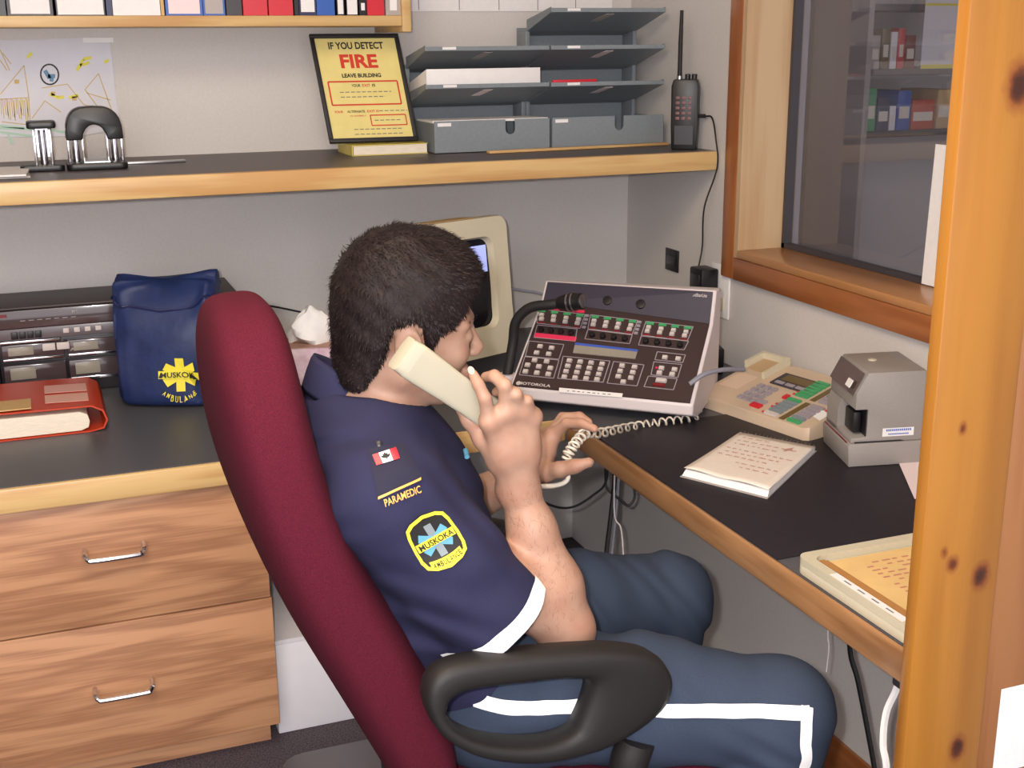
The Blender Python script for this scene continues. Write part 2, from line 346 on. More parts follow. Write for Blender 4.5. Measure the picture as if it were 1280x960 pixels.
# wooden post (door casing) close to the camera on the right
PX0, PX1 = -.712, -.583
kn = [((-.628, -2.305, 1.537), .013), ((-.665, -2.305, 1.117), .0045), ((-.676, -2.305, .948), .0042), ((-.661, -2.305, .93), .006), ((-.612, -2.305, .905), .009), ((-.622, -2.305, .65), .009)]
M['knotty'] = wood('knotty_pine', (164, 110, 42), (142, 90, 31), 2, 7, 3.2, .35, fine=.3, knots=kn, contrast=(.1, .8), coat=.15)
M['knottyb'] = wood('pine_return', (150, 102, 64), (132, 84, 48), 2, 9, 3, .4)
struct('trim_1', MB().span((PX0, -2.3, 0), (PX1, -2.278, ZC), .003), M['knotty'])
struct('trim_2', MB().span((PX1+.0005, -2.292, 0), (PX1+.18, -2.19, ZC), .003), M['knottyb'])
tape = MB().span((-.548, -2.2928, .585), (-.43, -2.2935, .72))
solo('notice_card', tape, M['white'], 'small white notice card on the pine return beside the knotty post', 'card', (-.49, -2.293, .65))
# paper sheet leaning against the window
a, b_, c_, d_ = [V((RD-.015-.02*k, y, z)) for k, y, z in ((0, -1.247, 1.366), (1, -1.262, 1.058), (1, -1.46, 1.058), (0, -1.46, 1.366))]
s = MB(); s.raw([a, b_, c_, d_]+[q+V((-.0012, 0, 0)) for q in (a, b_, c_, d_)], [(0, 1, 2, 3), (7, 6, 5, 4), (0, 4, 5, 1), (1, 5, 6, 2), (2, 6, 7, 3), (3, 7, 4, 0)])
solo('paper_sheet', s, M['white'], 'white paper sheet leaning against the dark window glass beside the post', 'paper', (RD-.03, -1.36, 1.058))
# wall poster high on the back wall
p = thing('wall_chart', 'white printed wall chart hung above the grey paper organizers', 'chart', (-.43, -.003, 1.69))
part('sheet', MB().span((-.79, -.0015, 1.676), (-.065, -.004, 2.2)), M['white'], p)
g = MB()
for i in range(1, 6): g.span((-.79+i*.121, -.0042, 1.679), (-.788+i*.121, -.0047, 2.18))
for i in range(5): g.span((-.785, -.0042, 1.745+i*.09), (-.07, -.0047, 1.7465+i*.09))
part('grid_lines', g, M['inkgrey'], p)
g = MB(); flat(g, lambda a, b: V((a, -.0048, b)), [(-.789, 1.677), (-.74, 1.677), (-.77, 1.73), (-.789, 1.75)]); part('teal_patch', g, M['ltblue'], p, label='pale teal corner patch')

# ------------------------------------------------------------------ worktop (L shaped), drawer cabinet
ZD, DB, DR = .73, .9335, .615
d = thing('desk', 'L-shaped dark laminate worktop with rounded wood edge along two walls', 'desk', (-1.2, -.5, ZD-.055))
top = MB().span((XL+.001, -.001, ZD-.03), (-.0008, -DB+.012, ZD)).span((-DR+.012, -DB+.012, ZD-.03), (-.0008, -2.17, ZD))
part('top', top, M['lam'], d)
part('back_edging', MB().span((XL+.001, -DB+.0125, ZD-.055), (-DR, -DB, ZD-.0005), .006), M['edge'], d)
part('side_edging', MB().span((-DR+.0125, -DB, ZD-.055), (-DR, -2.17, ZD-.0005), .006), M['edgey'], d)
part('batten', MB().span((-.187, -.3, ZD-.07), (-.001, -2.1, ZD-.0305)).span((-DR+.03, -2.11, ZD-.09), (-DR+.11, -2.165, ZD-.031), .004), M['dkgrey'], d)
cab = thing('drawer_cabinet', 'oak veneer cabinet of wide drawers under the left end of the desk', 'cabinet', (-1.75, -DB+.02, 0))
CX0, CX1, CY = -2.16, -1.331, -DB+.02
part('body', MB().span((CX0, -.03, .07), (CX1-.004, CY+.02, ZD-.056)), M['oak'], cab)
part('toe_kick', MB().span((CX0+.01, -.05, 0), (CX1-.012, CY+.055, .07)), M['oak'], cab)
for z0, z1, hz in ((.392, ZD-.058, .556), (.069, .3885, .232)):
    dr = part('drawer', MB().span((CX0, CY+.0195, z0), (CX1+(0 if z0 > .3 else .003), CY, z1), .0015), M['oak'], cab)
    hx = -1.652 if z0 > .3 else -1.662
    pts = spline([(hx-.06, CY, hz+.011), (hx-.06, CY-.02, hz+.006), (hx-.054, CY-.029, hz-.002), (hx-.045, CY-.031, hz-.004), (hx, CY-.032, hz-.004), (hx+.045, CY-.031, hz-.004), (hx+.054, CY-.029, hz-.002), (hx+.06, CY-.02, hz+.006), (hx+.06, CY, hz+.011)], 5)
    hb = MB().tube(pts, .0058, 8); part('handle', hb, M['chrome'], dr, label='chrome bow handle')
# white carton on the floor under the desk
c = thing('carton', 'white cardboard carton on the carpet beside the oak drawer cabinet', 'box', (-1.22, -.6, 0))
part('body', MB().span((-1.322, -.845, .001), (-1.02, -.45, .235), .003), M['box'], c)
part('lid', MB().span((-1.326, -.846, .2355), (-1.016, -.446, .245)).hexa([(-1.326, -.44, .24), (-1.016, -.44, .24), (-1.016, -.445, .24), (-1.326, -.445, .24), (-1.326, -.42, .42), (-1.016, -.42, .42), (-1.016, -.425, .42), (-1.326, -.425, .42)]), M['box'], c)
mtb = MB().prism(rrect(1.25, 1.3, .06), (-.72, -1.6, .0005), (1, 0, 0), (0, 1, 0), (0, 0, 1), .004, .001)
solo('chair_mat', mtb, M['chmat'], 'grey plastic chair mat on the carpet under the chair', 'mat', (-.72, -1.6, .0005))

# ------------------------------------------------------------------ long wall shelf and the binder shelf above it
ZS, SD = 1.302, .5494
sh = thing('wall_shelf', 'long wall shelf with dark laminate top and thick wood front edge', 'shelf', (-1.6, -.27, ZS-.05))
part('board', MB().span((XL+.001, -.001, ZS-.045), (-.001, -SD+.02, ZS)), M['lamsh'], sh)
part('front_edge', MB().span((XL+.001, -SD+.0205, ZS-.05), (-.001, -SD, ZS+.0005), .004), M['edge'], sh)
part('cleat', MB().span((XL+.001, -.001, ZS-.075), (-.02, -.02, ZS-.0455)), M['edge'], sh)
ZU = 1.659
bs = thing('binder_shelf', 'upper wood shelf board with end panel carrying a row of binders', 'shelf', (-1.6, -.14, 1.63))
part('board', MB().span((XL+.001, -.001, ZU-.026), (-.7985, -.28, ZU), .002), M['edge'], bs)
part('end_panel', MB().span((-.798, -.001, 1.618), (-.774, -.283, 2.05), .002), M['edge'], bs)
part('top_board', MB().span((XL+.001, -.001, 2.024), (-.7985, -.28, 2.05), .002), M['edge'], bs)
def binder(px0, px1, cov, lab, label, h=.29, labh=(.02, .2), labw=.7, dep=.255):
    x0 = pl(px0, 15, 1, -.268).x+.0008; x1 = pl(px1, 15, 1, -.268).x-.0008; xc, w_ = (x0+x1)/2, x1-x0
    t = thing('binder', label, 'binder', (xc, -.14, ZU), 0, 'binders on the upper shelf')
    th = min(.0025, w_*.12); z0, z1 = ZU+.0006, ZU+h; ya, yb = -.012, -.012-dep
    u_ = MB().prism([(x0, ya), (x0, yb), (x1, yb), (x1, ya), (x1-th, ya), (x1-th, yb+th), (x0+th, yb+th), (x0+th, ya)], (0, 0, z0), (1, 0, 0), (0, 1, 0), (0, 0, 1), z1-z0)
    part('cover', u_, cov, t)
    part('pages', MB().span((x0+th*1.3, ya-.01, z0+.008), (x1-th*1.3, yb+.012, z1-.008)), M['pages'], t)
    if lab: part('spine_label', MB().span((xc-w_*labw/2, yb-.0006, z0+labh[0]), (xc+w_*labw/2, yb-.0001, z0+labh[1]), 0), lab, t)
    if w_ > .035 and not (labh[0] < .02 and labw > .8): part('finger_ring', MB().lathe([(.011, 0), (.011, .0008), (.0075, .0011), (.0075, .0002)], (xc, yb, z0+.045 if labh[0] > .05 else z1-.05), (0, -1, 0)), M['steel'], t)
BN = [(-60, -1, 'black', 'white', 'thick black binder at the left end of the upper shelf', (.01, .25), .85), (-1, 8, 'black', None, 'thin black spine left of the first wide white binder', (0, 0), 0),
      (9, 67, 'black', 'white', 'wide white binder with black edges above the drawing, left one', (.004, .27), .86), (70, 132, 'black', 'white', 'wide white binder right of the one above the drawing', (.002, .27), .94),
      (133, 141, 'dkblue', None, 'thin black-blue binder between two wide white binders', (0, 0), 0), (141, 201, 'white', 'white', 'wide plain white binder before the blue edged pink one', (.03, .25), .7),
      (201, 206, 'tan', None, 'thin tan folder at the right of the wide white binder', (0, 0), 0), (207, 254, 'blue', 'pink', 'blue edged binder with pale pink spine card', (.004, .27), .85),
      (254, 282, 'blue', 'greyv', 'blue edged binder with grey spine card', (.004, .27), .82), (283, 303, 'dkgrey', None, 'charcoal binder left of the two red binders', (0, 0), 0),
      (304, 335, 'red', None, 'left one of the two touching wide red binders', (0, 0), 0), (336, 367, 'red', None, 'right one of the two touching wide red binders', (0, 0), 0),
      (368, 374, 'black', None, 'thin black binder right of the two red binders', (0, 0), 0), (374, 396, 'dkblue', 'white', 'navy edged white binder left of the bright blue one', (.008, .27), .8),
      (396, 419, 'blue', None, 'bright blue binder beside the navy edged white one', (0, 0), 0), (421, 431, 'black', 'white', 'thin black binder with white spine beside the bright blue one', (.003, .27), .75),
      (433, 448, 'black', 'white', 'narrow white binder with black left edge', (.002, .27), .88), (449, 459, 'black', 'white', 'thin black binder with small white label left of the last red one', (.012, .03), .5),
      (459, 481, 'red', None, 'last red binder near the shelf end panel', (0, 0), 0), (482, 502, 'greyv', 'white', 'grey binder with white label beside the shelf end panel', (.012, .2), .45)]
for a, b_, cv, lb, lab, lh, lw in BN: binder(a, b_, M[cv], M[lb] if lb else None, lab, labh=lh, labw=lw, h=.27+.03*((a*7) % 3)/3)
X3, Y3, Z3 = V((1, 0, 0)), V((0, 1, 0)), V((0, 0, 1))
def rotz(a): return Matrix.Rotation(a, 3, 'Z')
# ------------------------------------------------------------------ child's drawing taped to the back wall
def wallfn(off): return lambda x, y: (lambda p: V((p.x, -off, p.z)))(pl(x, y, 1, 0))
t = thing('crayon_drawing', "child's crayon drawing on white paper taped to the back wall", 'drawing', (-1.65, -.001, 1.38))
pp = [(-60, 52), (120, 47), (137, 50), (149, 152), (140, 163), (100, 170), (-60, 172)]
fn = wallfn(.0035); b_ = MB(); fr_ = [fn(*q) for q in pp]; bk = [q+V((0, .0015, 0)) for q in fr_]; n = len(pp)
b_.raw(fr_+bk, [tuple(range(n)), tuple(range(n, 2*n))[::-1]]+[(i, (i+1) % n, n+(i+1) % n, n+i) for i in range(n)])
part('sheet', b_, mat('drawing_paper', (214, 214, 222), .75, noise=.03, nscale=15), t)
fn = wallfn(.0042)
def scrib(name, m, segs, w=1.3):
    b = MB()
    for s_ in segs:
        for i in range(len(s_)-1): strip2d(b, fn, s_[i], s_[i+1], w)
    part(name, b, m, t, 0)
M['crayon'] = mat('ochre_crayon', (204, 176, 112), .8); M['crayy'] = mat('yellow_crayon', (226, 218, 96), .8); M['craygr'] = mat('pale_green_crayon', (178, 210, 190), .8)
zz = [[(1, 124), (36, 122)], [(2, 152), (37, 156)], [(36, 122), (38, 156)], [(7, 110), (30, 82), (36, 122)], [(0, 118), (7, 110)]]
for i in range(17): zz.append([(1+i*2.1, 123+(i % 3)), (2+i*2.05+(i % 4), 143+(i*5) % 9)])
zz += [[(0, 62), (12, 88)], [(3, 66), (14, 80)], [(0, 75), (9, 88)], [(52, 110), (84, 105), (104, 130), (127, 140)], [(106, 112), (123, 92), (144, 150)], [(106, 112), (127, 140)], [(108, 116), (138, 125)], [(40, 148), (56, 126), (76, 140)]]
scrib('house_outline', M['crayon'], zz, 1.1)
scrib('yellow_marks', M['crayy'], [[(34, 72), (40, 66)], [(96, 88), (104, 74), (114, 72)], [(100, 82), (112, 78)], [(130, 78), (136, 75)], [(62, 117), (72, 122), (80, 121)], [(86, 122), (98, 119)]], 4)
scrib('ochre_dots', M['crayon'], [[(64, 117), (69, 117)], [(90, 123), (96, 123)], [(18, 102), (24, 102)]], 5)
scrib('green_ground', M['craygr'], [[(0, 160), (60, 162), (100, 168)], [(0, 165), (40, 170)], [(10, 168), (16, 180)], [(0, 157), (30, 160)]], 3)
ang = [i*2*PI/18 for i in range(19)]
scrib('oval', M['ink'], [[(62+9*math.cos(q)*1.2-3*math.sin(q), 93+12*math.sin(q)+4*math.cos(q)) for q in ang]], 2)
scrib('blue_fill', mat('blue_crayon', (110, 146, 176), .8), [[(56, 88), (62, 98)], [(60, 95), (69, 95)], [(62, 99), (67, 100)]], 5)
solo('tape_piece', MB().span((-1.575, -.0045, 1.598), (-1.5, -.0055, 1.61)), M['clearp'] if False else M['white'], 'strip of tape at the upper right corner of the crayon drawing', 'tape', (-1.54, -.005, 1.6))

# ------------------------------------------------------------------ things on the long shelf
# papers far left
for i, (dz, a) in enumerate(((.0006, .03), (.006, -.05))):
    m_ = MB().box((-1.88, -.36, ZS+dz+.002), (.28, .21, .004), rotz(a))
    solo('paper', m_, M['white'] if i else M['greyv'], ['grey sheet lying at the left end of the long shelf', 'white sheet on top of the grey one at the left end of the long shelf'][i], 'paper', (-1.88, -.36, ZS+dz))
# small hole punch (chrome upright)
p0 = V((-1.708, -.28, ZS))
t = thing('hole_punch', 'small chrome single hole punch standing left of the bigger black punch', 'hole punch', p0)
part('base', MB().prism(rrect(.1, .09, .012), p0+V((.0, 0, .0005)), X3, Y3, Z3, .014, .003), M['black'], t)
b_ = MB().span(p0+V((-.016, -.03, .0147)), p0+V((-.008, .03, .1)), .002).span(p0+V((.02, -.03, .0147)), p0+V((.028, .03, .1)), .002).tube([p0+V((.006, 0, .0147)), p0+V((.006, 0, .095))], .009, 12).span(p0+V((-.016, .02, .03)), p0+V((.028, .03, .1)))
part('frame', b_, M['chrome'], t)
part('lever', MB().prism(rrect(.066, .085, .01), p0+V((.006, -.005, .1005)), X3, Y3, Z3, .016, .004), M['black'], t)
# large two hole punch
p0 = V((-1.583, -.275, ZS))
t = thing('hole_punch', 'large black arched two hole punch with chrome posts on the long shelf', 'hole punch', p0)
part('base', MB().prism(rrect(.14, .13, .015), p0+V((0, 0, .0005)), X3, Y3, Z3, .016, .004), M['black'], t)
b_ = MB()
for sx in (-.045, .045):
    b_ = MB(); b_.span(p0+V((sx-.02, -.03, .0167)), p0+V((sx-.013, .035, .105)), .002).span(p0+V((sx+.013, -.03, .0167)), p0+V((sx+.02, .035, .105)), .002).tube([p0+V((sx, 0, .0167)), p0+V((sx, 0, .1))], .0085, 12)
    b_.lathe([(.013, .08), (.013, .1)], p0+V((sx, 0, 0)), (0, 0, 1), 14); part('post', b_, M['chrome'], t)
ar = []
for k in range(13):
    a = PI*k/12; c_, s_ = math.cos(a), math.sin(a); ar.append((-.066*math.copysign(abs(c_)**.6, c_), .07+.078*s_**.7))
inn = []
for k in range(13):
    a = PI-PI*k/12; inn.append((-.028*math.cos(a), .07+.036*math.sin(a)))
part('lever', MB().prism(ar+inn, p0+V((0, .035, 0)), X3, Z3, -Y3, .075, .004), M['black'], t)
part('chip_tray', MB().span(p0+V((-.03, -.05, .0167)), p0+V((.03, .04, .02))), M['steel'], t)
solo('ruler', MB().box((-1.485, -.22, ZS+.0035), (.24, .022, .006), rotz(.05), .001), M['steel'], 'thin metal ruler lying behind the big hole punch on the long shelf', 'ruler', (-1.48, -.22, ZS))
# thick paperback under the fire notice
t = thing('book', 'thick paperback lying on the long shelf under the framed fire notice', 'book', (-.84, -.18, ZS))
part('pages', MB().hexa([(-.935, -.258, ZS+.003), (-.733, -.258, ZS+.003), (-.733, -.102, ZS+.003), (-.935, -.102, ZS+.003), (-.935, -.258, ZS+.026), (-.733, -.258, ZS+.026), (-.733, -.102, ZS+.026), (-.935, -.102, ZS+.026)]), M['pages'], t)
b_ = MB().prism([(-.94, ZS+.0006), (-.731, ZS+.0006), (-.731, ZS+.0025), (-.9375, ZS+.0025), (-.9375, ZS+.0265), (-.731, ZS+.0265), (-.731, ZS+.0285), (-.94, ZS+.0285)], (0, -.26, 0), X3, Z3, Y3, .16)
part('cover', b_, mat('book_cover', (214, 196, 96), .5), t)
# framed fire notice, leaning
BLp, BRp = V((-.985, -.195, ZS+.0295)), V((-.745, -.212, ZS+.0295))
uu = (BRp-BLp).normalized(); TLp = V((-1.016, -.1, 1.611)); vv = (TLp-BLp); vv = (vv-uu*vv.dot(uu)*.25); hh = vv.length; vv = vv.normalized(); ww = (BRp-BLp).length
nn = uu.cross(vv).normalized()                       # towards the viewer
O = BLp+nn*.014
t = thing('fire_notice', 'black framed yellow fire notice leaning on the wall above the book', 'sign', BLp)
def fp(lift): return planefn(O, uu, vv, lift)
b_ = MB(); fw_ = .011
for (a, c, w1, h1) in (((0), 0, ww, fw_), (0, hh-fw_, ww, fw_), (0, fw_, fw_, hh-2*fw_), (ww-fw_, fw_, fw_, hh-2*fw_)):
    b_.prism([(a, c), (a+w1, c), (a+w1, c+h1), (a, c+h1)], O-nn*.012, uu, vv, nn, .014, .0015)
part('frame', b_, M['ink'], t)
b_ = MB().prism([(fw_*.9, fw_*.9), (ww-fw_*.9, fw_*.9), (ww-fw_*.9, hh-fw_*.9), (fw_*.9, hh-fw_*.9)], O-nn*.009, uu, vv, nn, .003)
part('notice', b_, M['signy'], t)
f = fp(-.0052); cx = ww*.5
b_ = MB(); put_text(b_, 'IF YOU DETECT', f, (cx, hh*.895), ww*.62, hh*.066, .03); put_text(b_, 'LEAVE BUILDING', f, (cx, hh*.618), ww*.44, hh*.038, .04)
put_text(b_, 'ALTERNATE', f, (cx*.72, hh*.285), ww*.2, hh*.022, .02); put_text(b_, 'YOUR', f, (cx*.83, hh*.525), ww*.1, hh*.026, .02); put_text(b_, 'IS', f, (cx*1.23, hh*.525), ww*.035, hh*.026, .02)
part('black_lettering', b_, M['ink'], t, 0)
b_ = MB(); put_text(b_, 'FIRE', f, (cx, hh*.75), ww*.42, hh*.128, .036); part('heading_lettering', b_, M['signred'], t, 0); b_ = MB(); put_text(b_, 'EXIT', f, (cx*1.06, hh*.525), ww*.09, hh*.026, .02); part('red_lettering', b_, M['signred'], t, 0); b_ = MB(); put_text(b_, 'YOUR', f, (cx*.33, hh*.285), ww*.1, hh*.022, .02); put_text(b_, 'EXIT IS', f, (cx*1.1, hh*.285), ww*.13, hh*.022, .02)
put_text(b_, 'IN ASSEMBLY', f, (cx*.75, hh*.245), ww*.18, hh*.012, .01)
part('red_lettering', b_, M['signred'], t, 0)
b_ = MB(); outline2d(b_, f, (cx*1.0, hh*.455), ww*.78, hh*.215, .004); outline2d(b_, f, (cx*1.42, hh*.2), ww*.4, hh*.095, .003); part('red_border', b_, M['signred'], t, 0)
for yy, a, c in ((.465, .22, .8), (.42, .22, .72), (.287, .62, .94), (.2, .55, .85), (.075, .3, .86), (.12, .3, .86)):
    b_ = MB(); x = a
    while x < c: strip2d(b_, f, (ww*x, hh*yy), (ww*min(c, x+.045), hh*yy), .0022); x += .062
    part('small_print', b_, M['inkgrey'], t, 0)

# ------------------------------------------------------------------ grey paper organizers
def organizer(x0, x1, zb, trays, name_label, dw):
    t = thing('paper_organizer', name_label, 'organizer', ((x0+x1)/2, -.15, ZS))
    yb, yf = -.03, -.285
    ztop = max(trays)
    # upright frame: back panel and posts
    b = MB().span((x0+.001, yb, ZS+.001), (x1-.001, yb-.003, ztop-.04))
    for x in (x0, x1-.012): b.span((x, yb-.0035, ZS+.0012), (x+.012, yb-.075, ztop-.05), .001)
    part('back_frame', b, M['orgm'], t)
    for i, zf in enumerate(trays):                   # slanting trays, front edge high
        rise = .06; R = []
        for x in (x0+.002, x1-.002): R.append(x)
        yb2 = yb-.0045 if False else yb-.076
        g = MB(); zbk = zf-rise*(.206/.255)
        g.hexa([(R[0], yf, zf-.002), (R[1], yf, zf-.002), (R[1], yb2, zbk-.002), (R[0], yb2, zbk-.002), (R[0], yf, zf), (R[1], yf, zf), (R[1], yb2, zbk), (R[0], yb2, zbk)])
        g.hexa([(x0+.0125, yb2+.0003, zbk-.002), (x1-.0125, yb2+.0003, zbk-.002), (x1-.0125, yb-.004, zf-rise-.002), (x0+.0125, yb-.004, zf-rise-.002), (x0+.0125, yb2+.0003, zbk), (x1-.0125, yb2+.0003, zbk), (x1-.0125, yb-.004, zf-rise), (x0+.0125, yb-.004, zf-rise)])
        for x in (R[0], R[1]-.0015): g.hexa([(x, yf, zf+.0002), (x+.0015, yf, zf+.0002), (x+.0015, yb2, zbk+.0002), (x, yb2, zbk+.0002), (x, yf, zf+.012), (x+.0015, yf, zf+.012), (x+.0015, yb2, zbk+.03), (x, yb2, zbk+.03)])
        g.span((R[0], yf-.0015, zf-.001), (R[1], yf, zf+.009))
        tr = part('tray', g, M['orgm'], t)
        part('label_strip', MB().span((x0+.05, yf-.0022, zf+.001), (x0+.088, yf-.0017, zf+.008)), M['white'], tr, label='white label strip')
        yy, q = yf+.03, (yf+.03-yf)/.255
        part('tab', MB().hexa([(x0+.17, yf+.01, zf-.0075), (x0+.195, yf+.01, zf-.0075), (x0+.18, yf+.11, zf-.031), (x0+.155, yf+.11, zf-.031), (x0+.17, yf+.01, zf-.0065), (x0+.195, yf+.01, zf-.0065), (x0+.18, yf+.11, zf-.03), (x0+.155, yf+.11, zf-.03)]), M['pink'] if i else M['greyv'], tr, label='pale tab hanging under the tray')
    xs = dw
    # drawer with thumb notch
    dx0 = .018 if dw > .22 else 0; w_ = x1-x0-.006-dx0; h_ = .083; nx = xs-dx0
    poly = [(0, 0), (w_, 0), (w_, h_), (nx+.014, h_)]
    for k in range(9):
        a = PI*k/8; poly.append((nx+.014*math.cos(a), h_-.026-.014*math.sin(a)))
    poly += [(nx-.014, h_), (0, h_)]
    dr = part('drawer', MB().prism(poly, (x0+.003+dx0, yf-.006, ZS+.0025), X3, Z3, Y3, .004).span((x0+.003+dx0, yf-.0018, ZS+.0025), (x0+.006+dx0, yb-.08, ZS+.08)).span((x1-.006, yf-.0018, ZS+.0025), (x1-.003, yb-.08, ZS+.08)).span((x0+.0065+dx0, yf-.0018, ZS+.0026), (x1-.0065, yb-.08, ZS+.005)), M['orgm'], t)
    part('drawer_label', MB().span((x0+.012+dx0, yf-.0075, ZS+.072), (x0+.05+dx0, yf-.0062, ZS+.081)), M['white'], dr)
    return t
organizer(-.742, -.385, 0, (1.571, 1.474), 'grey metal paper organizer with two slanting trays beside the fire notice', .235)
organizer(-.383, -.032, 0, (1.669, 1.571, 1.473), 'taller grey metal paper organizer with three slanting trays beside the handheld radio', .205)
solo('paper_stack', MB().hexa([(-.735, -.278, 1.477), (-.41, -.278, 1.477), (-.41, -.112, 1.437), (-.735, -.112, 1.437), (-.735, -.278, 1.523), (-.41, -.278, 1.523), (-.41, -.112, 1.483), (-.735, -.112, 1.483)], .001), M['pages'] if False else M['white'], 'thick white paper stack in the lower tray of the shorter organizer', 'paper stack', (-.58, -.2, 1.44))
solo('folder', MB().hexa([(-.372, -.278, 1.476), (-.24, -.278, 1.476), (-.24, -.12, 1.438), (-.372, -.12, 1.438), (-.372, -.278, 1.489), (-.24, -.278, 1.489), (-.24, -.12, 1.448), (-.372, -.12, 1.448)], .001), M['red'], 'red folder in the lowest tray of the taller organizer', 'folder', (-.3, -.2, 1.44))
solo('paper', MB().hexa([(-.722, -.281, ZS+.0805), (-.389, -.281, ZS+.0805), (-.389, -.13, ZS+.0805), (-.722, -.13, ZS+.0805), (-.722, -.281, ZS+.087), (-.389, -.281, ZS+.087), (-.389, -.13, ZS+.084), (-.722, -.13, ZS+.084)]), M['white'], 'white papers lying on top of the drawer of the shorter organizer', 'paper', (-.58, -.2, ZS+.0805))
solo('yardstick', MB().box((-.31, -.325, ZS+.0045), (.56, .022, .007), rotz(.07), .0012), M['edge'], 'wooden yardstick lying on the shelf in front of the grey organizers', 'yardstick', (-.31, -.325, ZS))

# ------------------------------------------------------------------ handheld radio on the shelf
c0 = V((-.056, -.455, ZS)); RR = rotz(-.62); ru, rv = RR @ X3, RR @ Y3     # faces the room
t = thing('handheld_radio', 'black handheld two way radio with tall antenna at the shelf end', 'radio', c0)
pr = [(-.034, 0), (.034, 0), (.037, .06), (.037, .17), (.031, .187), (-.031, .187), (-.037, .17), (-.036, .06)]
part('body', MB().prism(pr, c0+rv*.022+Z3*.0006, ru, Z3, -rv, .046, .004), M['black'], t)
part('antenna', MB().tube([c0+ru*-.018+Z3*.196, c0+ru*-.018+Z3*.28, c0+ru*-.017+Z3*.366], [.0062, .006, .0045], 10), M['blackr'], t)
part('antenna_collar', MB().lathe([(.0075, .186), (.0075, .1958)], c0+ru*-.018), M['steel'], t)
for dx in (.004, .022): part('knob', MB().lathe([(.0075, .187), (.0075, .2), (.006, .201)], c0+ru*dx), M['black'], t)
b0 = None
for i in range(5):
    for j in range(3):
        ctr = c0+ru*(-.018+j*.016)-rv*.0252+Z3*(.085+i*.0135)
        if b0 is None: b0 = part('key', MB().box((c0+ru*-.018-rv*.0252+Z3*.085), (.011, .003, .008), RR, .001), mat('radio_key', (120, 82, 84), .5), t); b0v = ctr.copy()
        else:
            k = b0.copy(); C.objects.link(k); k.parent = t; k.location = WM[t.name].to_3x3().inverted() @ (ctr-b0v)
part('speaker_grille', MB().box(c0-rv*.0243+Z3*.04, (.05, .002, .05), RR), M['stereo'], t)
part('charging_plug', MB().tube([c0+ru*.0372+Z3*.09, c0+ru*.056+Z3*.09], .0055, 8), M['black'], t)
cab_pts = spline([c0+ru*.056+Z3*.09, c0+ru*.075+Z3*.086+rv*-.02, V((-.02, -.56, 1.34)), V((-.012, -.56, 1.26)), V((-.03, -.53, 1.15)), V((-.015, -.5, 1.04)), V((-.03, -.51, .985))], 8)
b_ = MB().tube(cab_pts, .0022, 6); solo('charger_cable', b_, M['cable'], 'thin black charger cable hanging from the radio to the wall plug', 'cable', cab_pts[-1])

# ------------------------------------------------------------------ outlets on the right wall
t = thing('outlet', 'black power outlet plate on the grey wall near the room corner', 'outlet', (-.0005, -.305, .96))
part('plate', MB().span((-.0065, -.345, .935), (-.0008, -.268, 1.0), .002), M['black'], t)
part('socket', MB().span((-.0085, -.333, .955), (-.0067, -.28, .98), .0008), M['stereo'], t)
t = thing('outlet', 'white outlet plate on the wall behind the black plug pack', 'outlet', (-.0005, -.58, .86))
part('plate', MB().span((-.0065, -.635, .855), (-.0008, -.54, 1.0), .002), M['white'], t)
part('socket', MB().span((-.0085, -.612, .875), (-.0067, -.578, .91), .002), M['cream'], t)
t = thing('plug_pack', 'black plug-in power adapter under the window casing corner', 'adapter', (-.03, -.545, .95))
part('body', MB().span((-.062, -.585, .905), (-.0092, -.515, .988), .005), M['black'], t)
part('ribs', MB().span((-.0645, -.575, .92), (-.0622, -.525, .972), .001), M['stereo'], t)
b_ = MB(); cp = spline([(-.035, -.55, .905), (-.05, -.56, .86), (-.04, -.6, .81), (-.055, -.62, .79), (-.06, -.61, .75), (-.08, -.63, .735)], 8); b_.tube(cp, .0028, 6)
solo('adapter_cable', b_, M['cable'], 'black cable dropping from the plug pack behind the radio console', 'cable', cp[-1])
cp = spline([(-.045, -.535, .905), (-.055, -.54, .85), (-.06, -.57, .8), (-.1, -.6, .765), (-.1, -.57, .735)], 8)
solo('adapter_cable', MB().tube(cp, .0025, 6), M['cable'], 'second black cable looping down left of the other plug pack cable', 'cable', cp[-1])

# ------------------------------------------------------------------ stereo on the back counter
sx0, sx1, syf, syb, sz0, sz1 = -1.86, -1.262, -.237, -.02, ZD+.0006, .962
t = thing('stereo', 'black cassette stereo system on the counter under the shelf', 'stereo', (-1.56, -.13, ZD))
part('case', MB().span((sx0, syf+.012, sz0), (sx1, syb, sz1-.006), .004), M['stereo'], t)
part('lid', MB().span((sx0, syf+.006, sz1-.0055), (sx1, syb, sz1), .002), M['stertop'], t)
part('side_cheek', MB().span((sx0-.04, syf-.002, sz0), (sx0-.001, syb, sz1+.004), .006), M['blackr'], t)
part('tuner_panel', MB().span((sx0+.004, syf, sz1-.052), (sx1-.004, syf+.0115, sz1-.007), .002), M['clearp'], t)
part('button_panel', MB().span((sx0+.004, syf-.002, sz1-.082), (sx1-.004, syf+.0115, sz1-.053), .002), M['steel'] if False else mat('stereo_grey_panel', (96, 88, 92), .35, coat=.3), t)
part('silver_rail', MB().span((sx0+.004, syf-.004, sz1-.09), (sx0+.15, syf+.0115, sz1-.083), .002), M['chrome'], t)
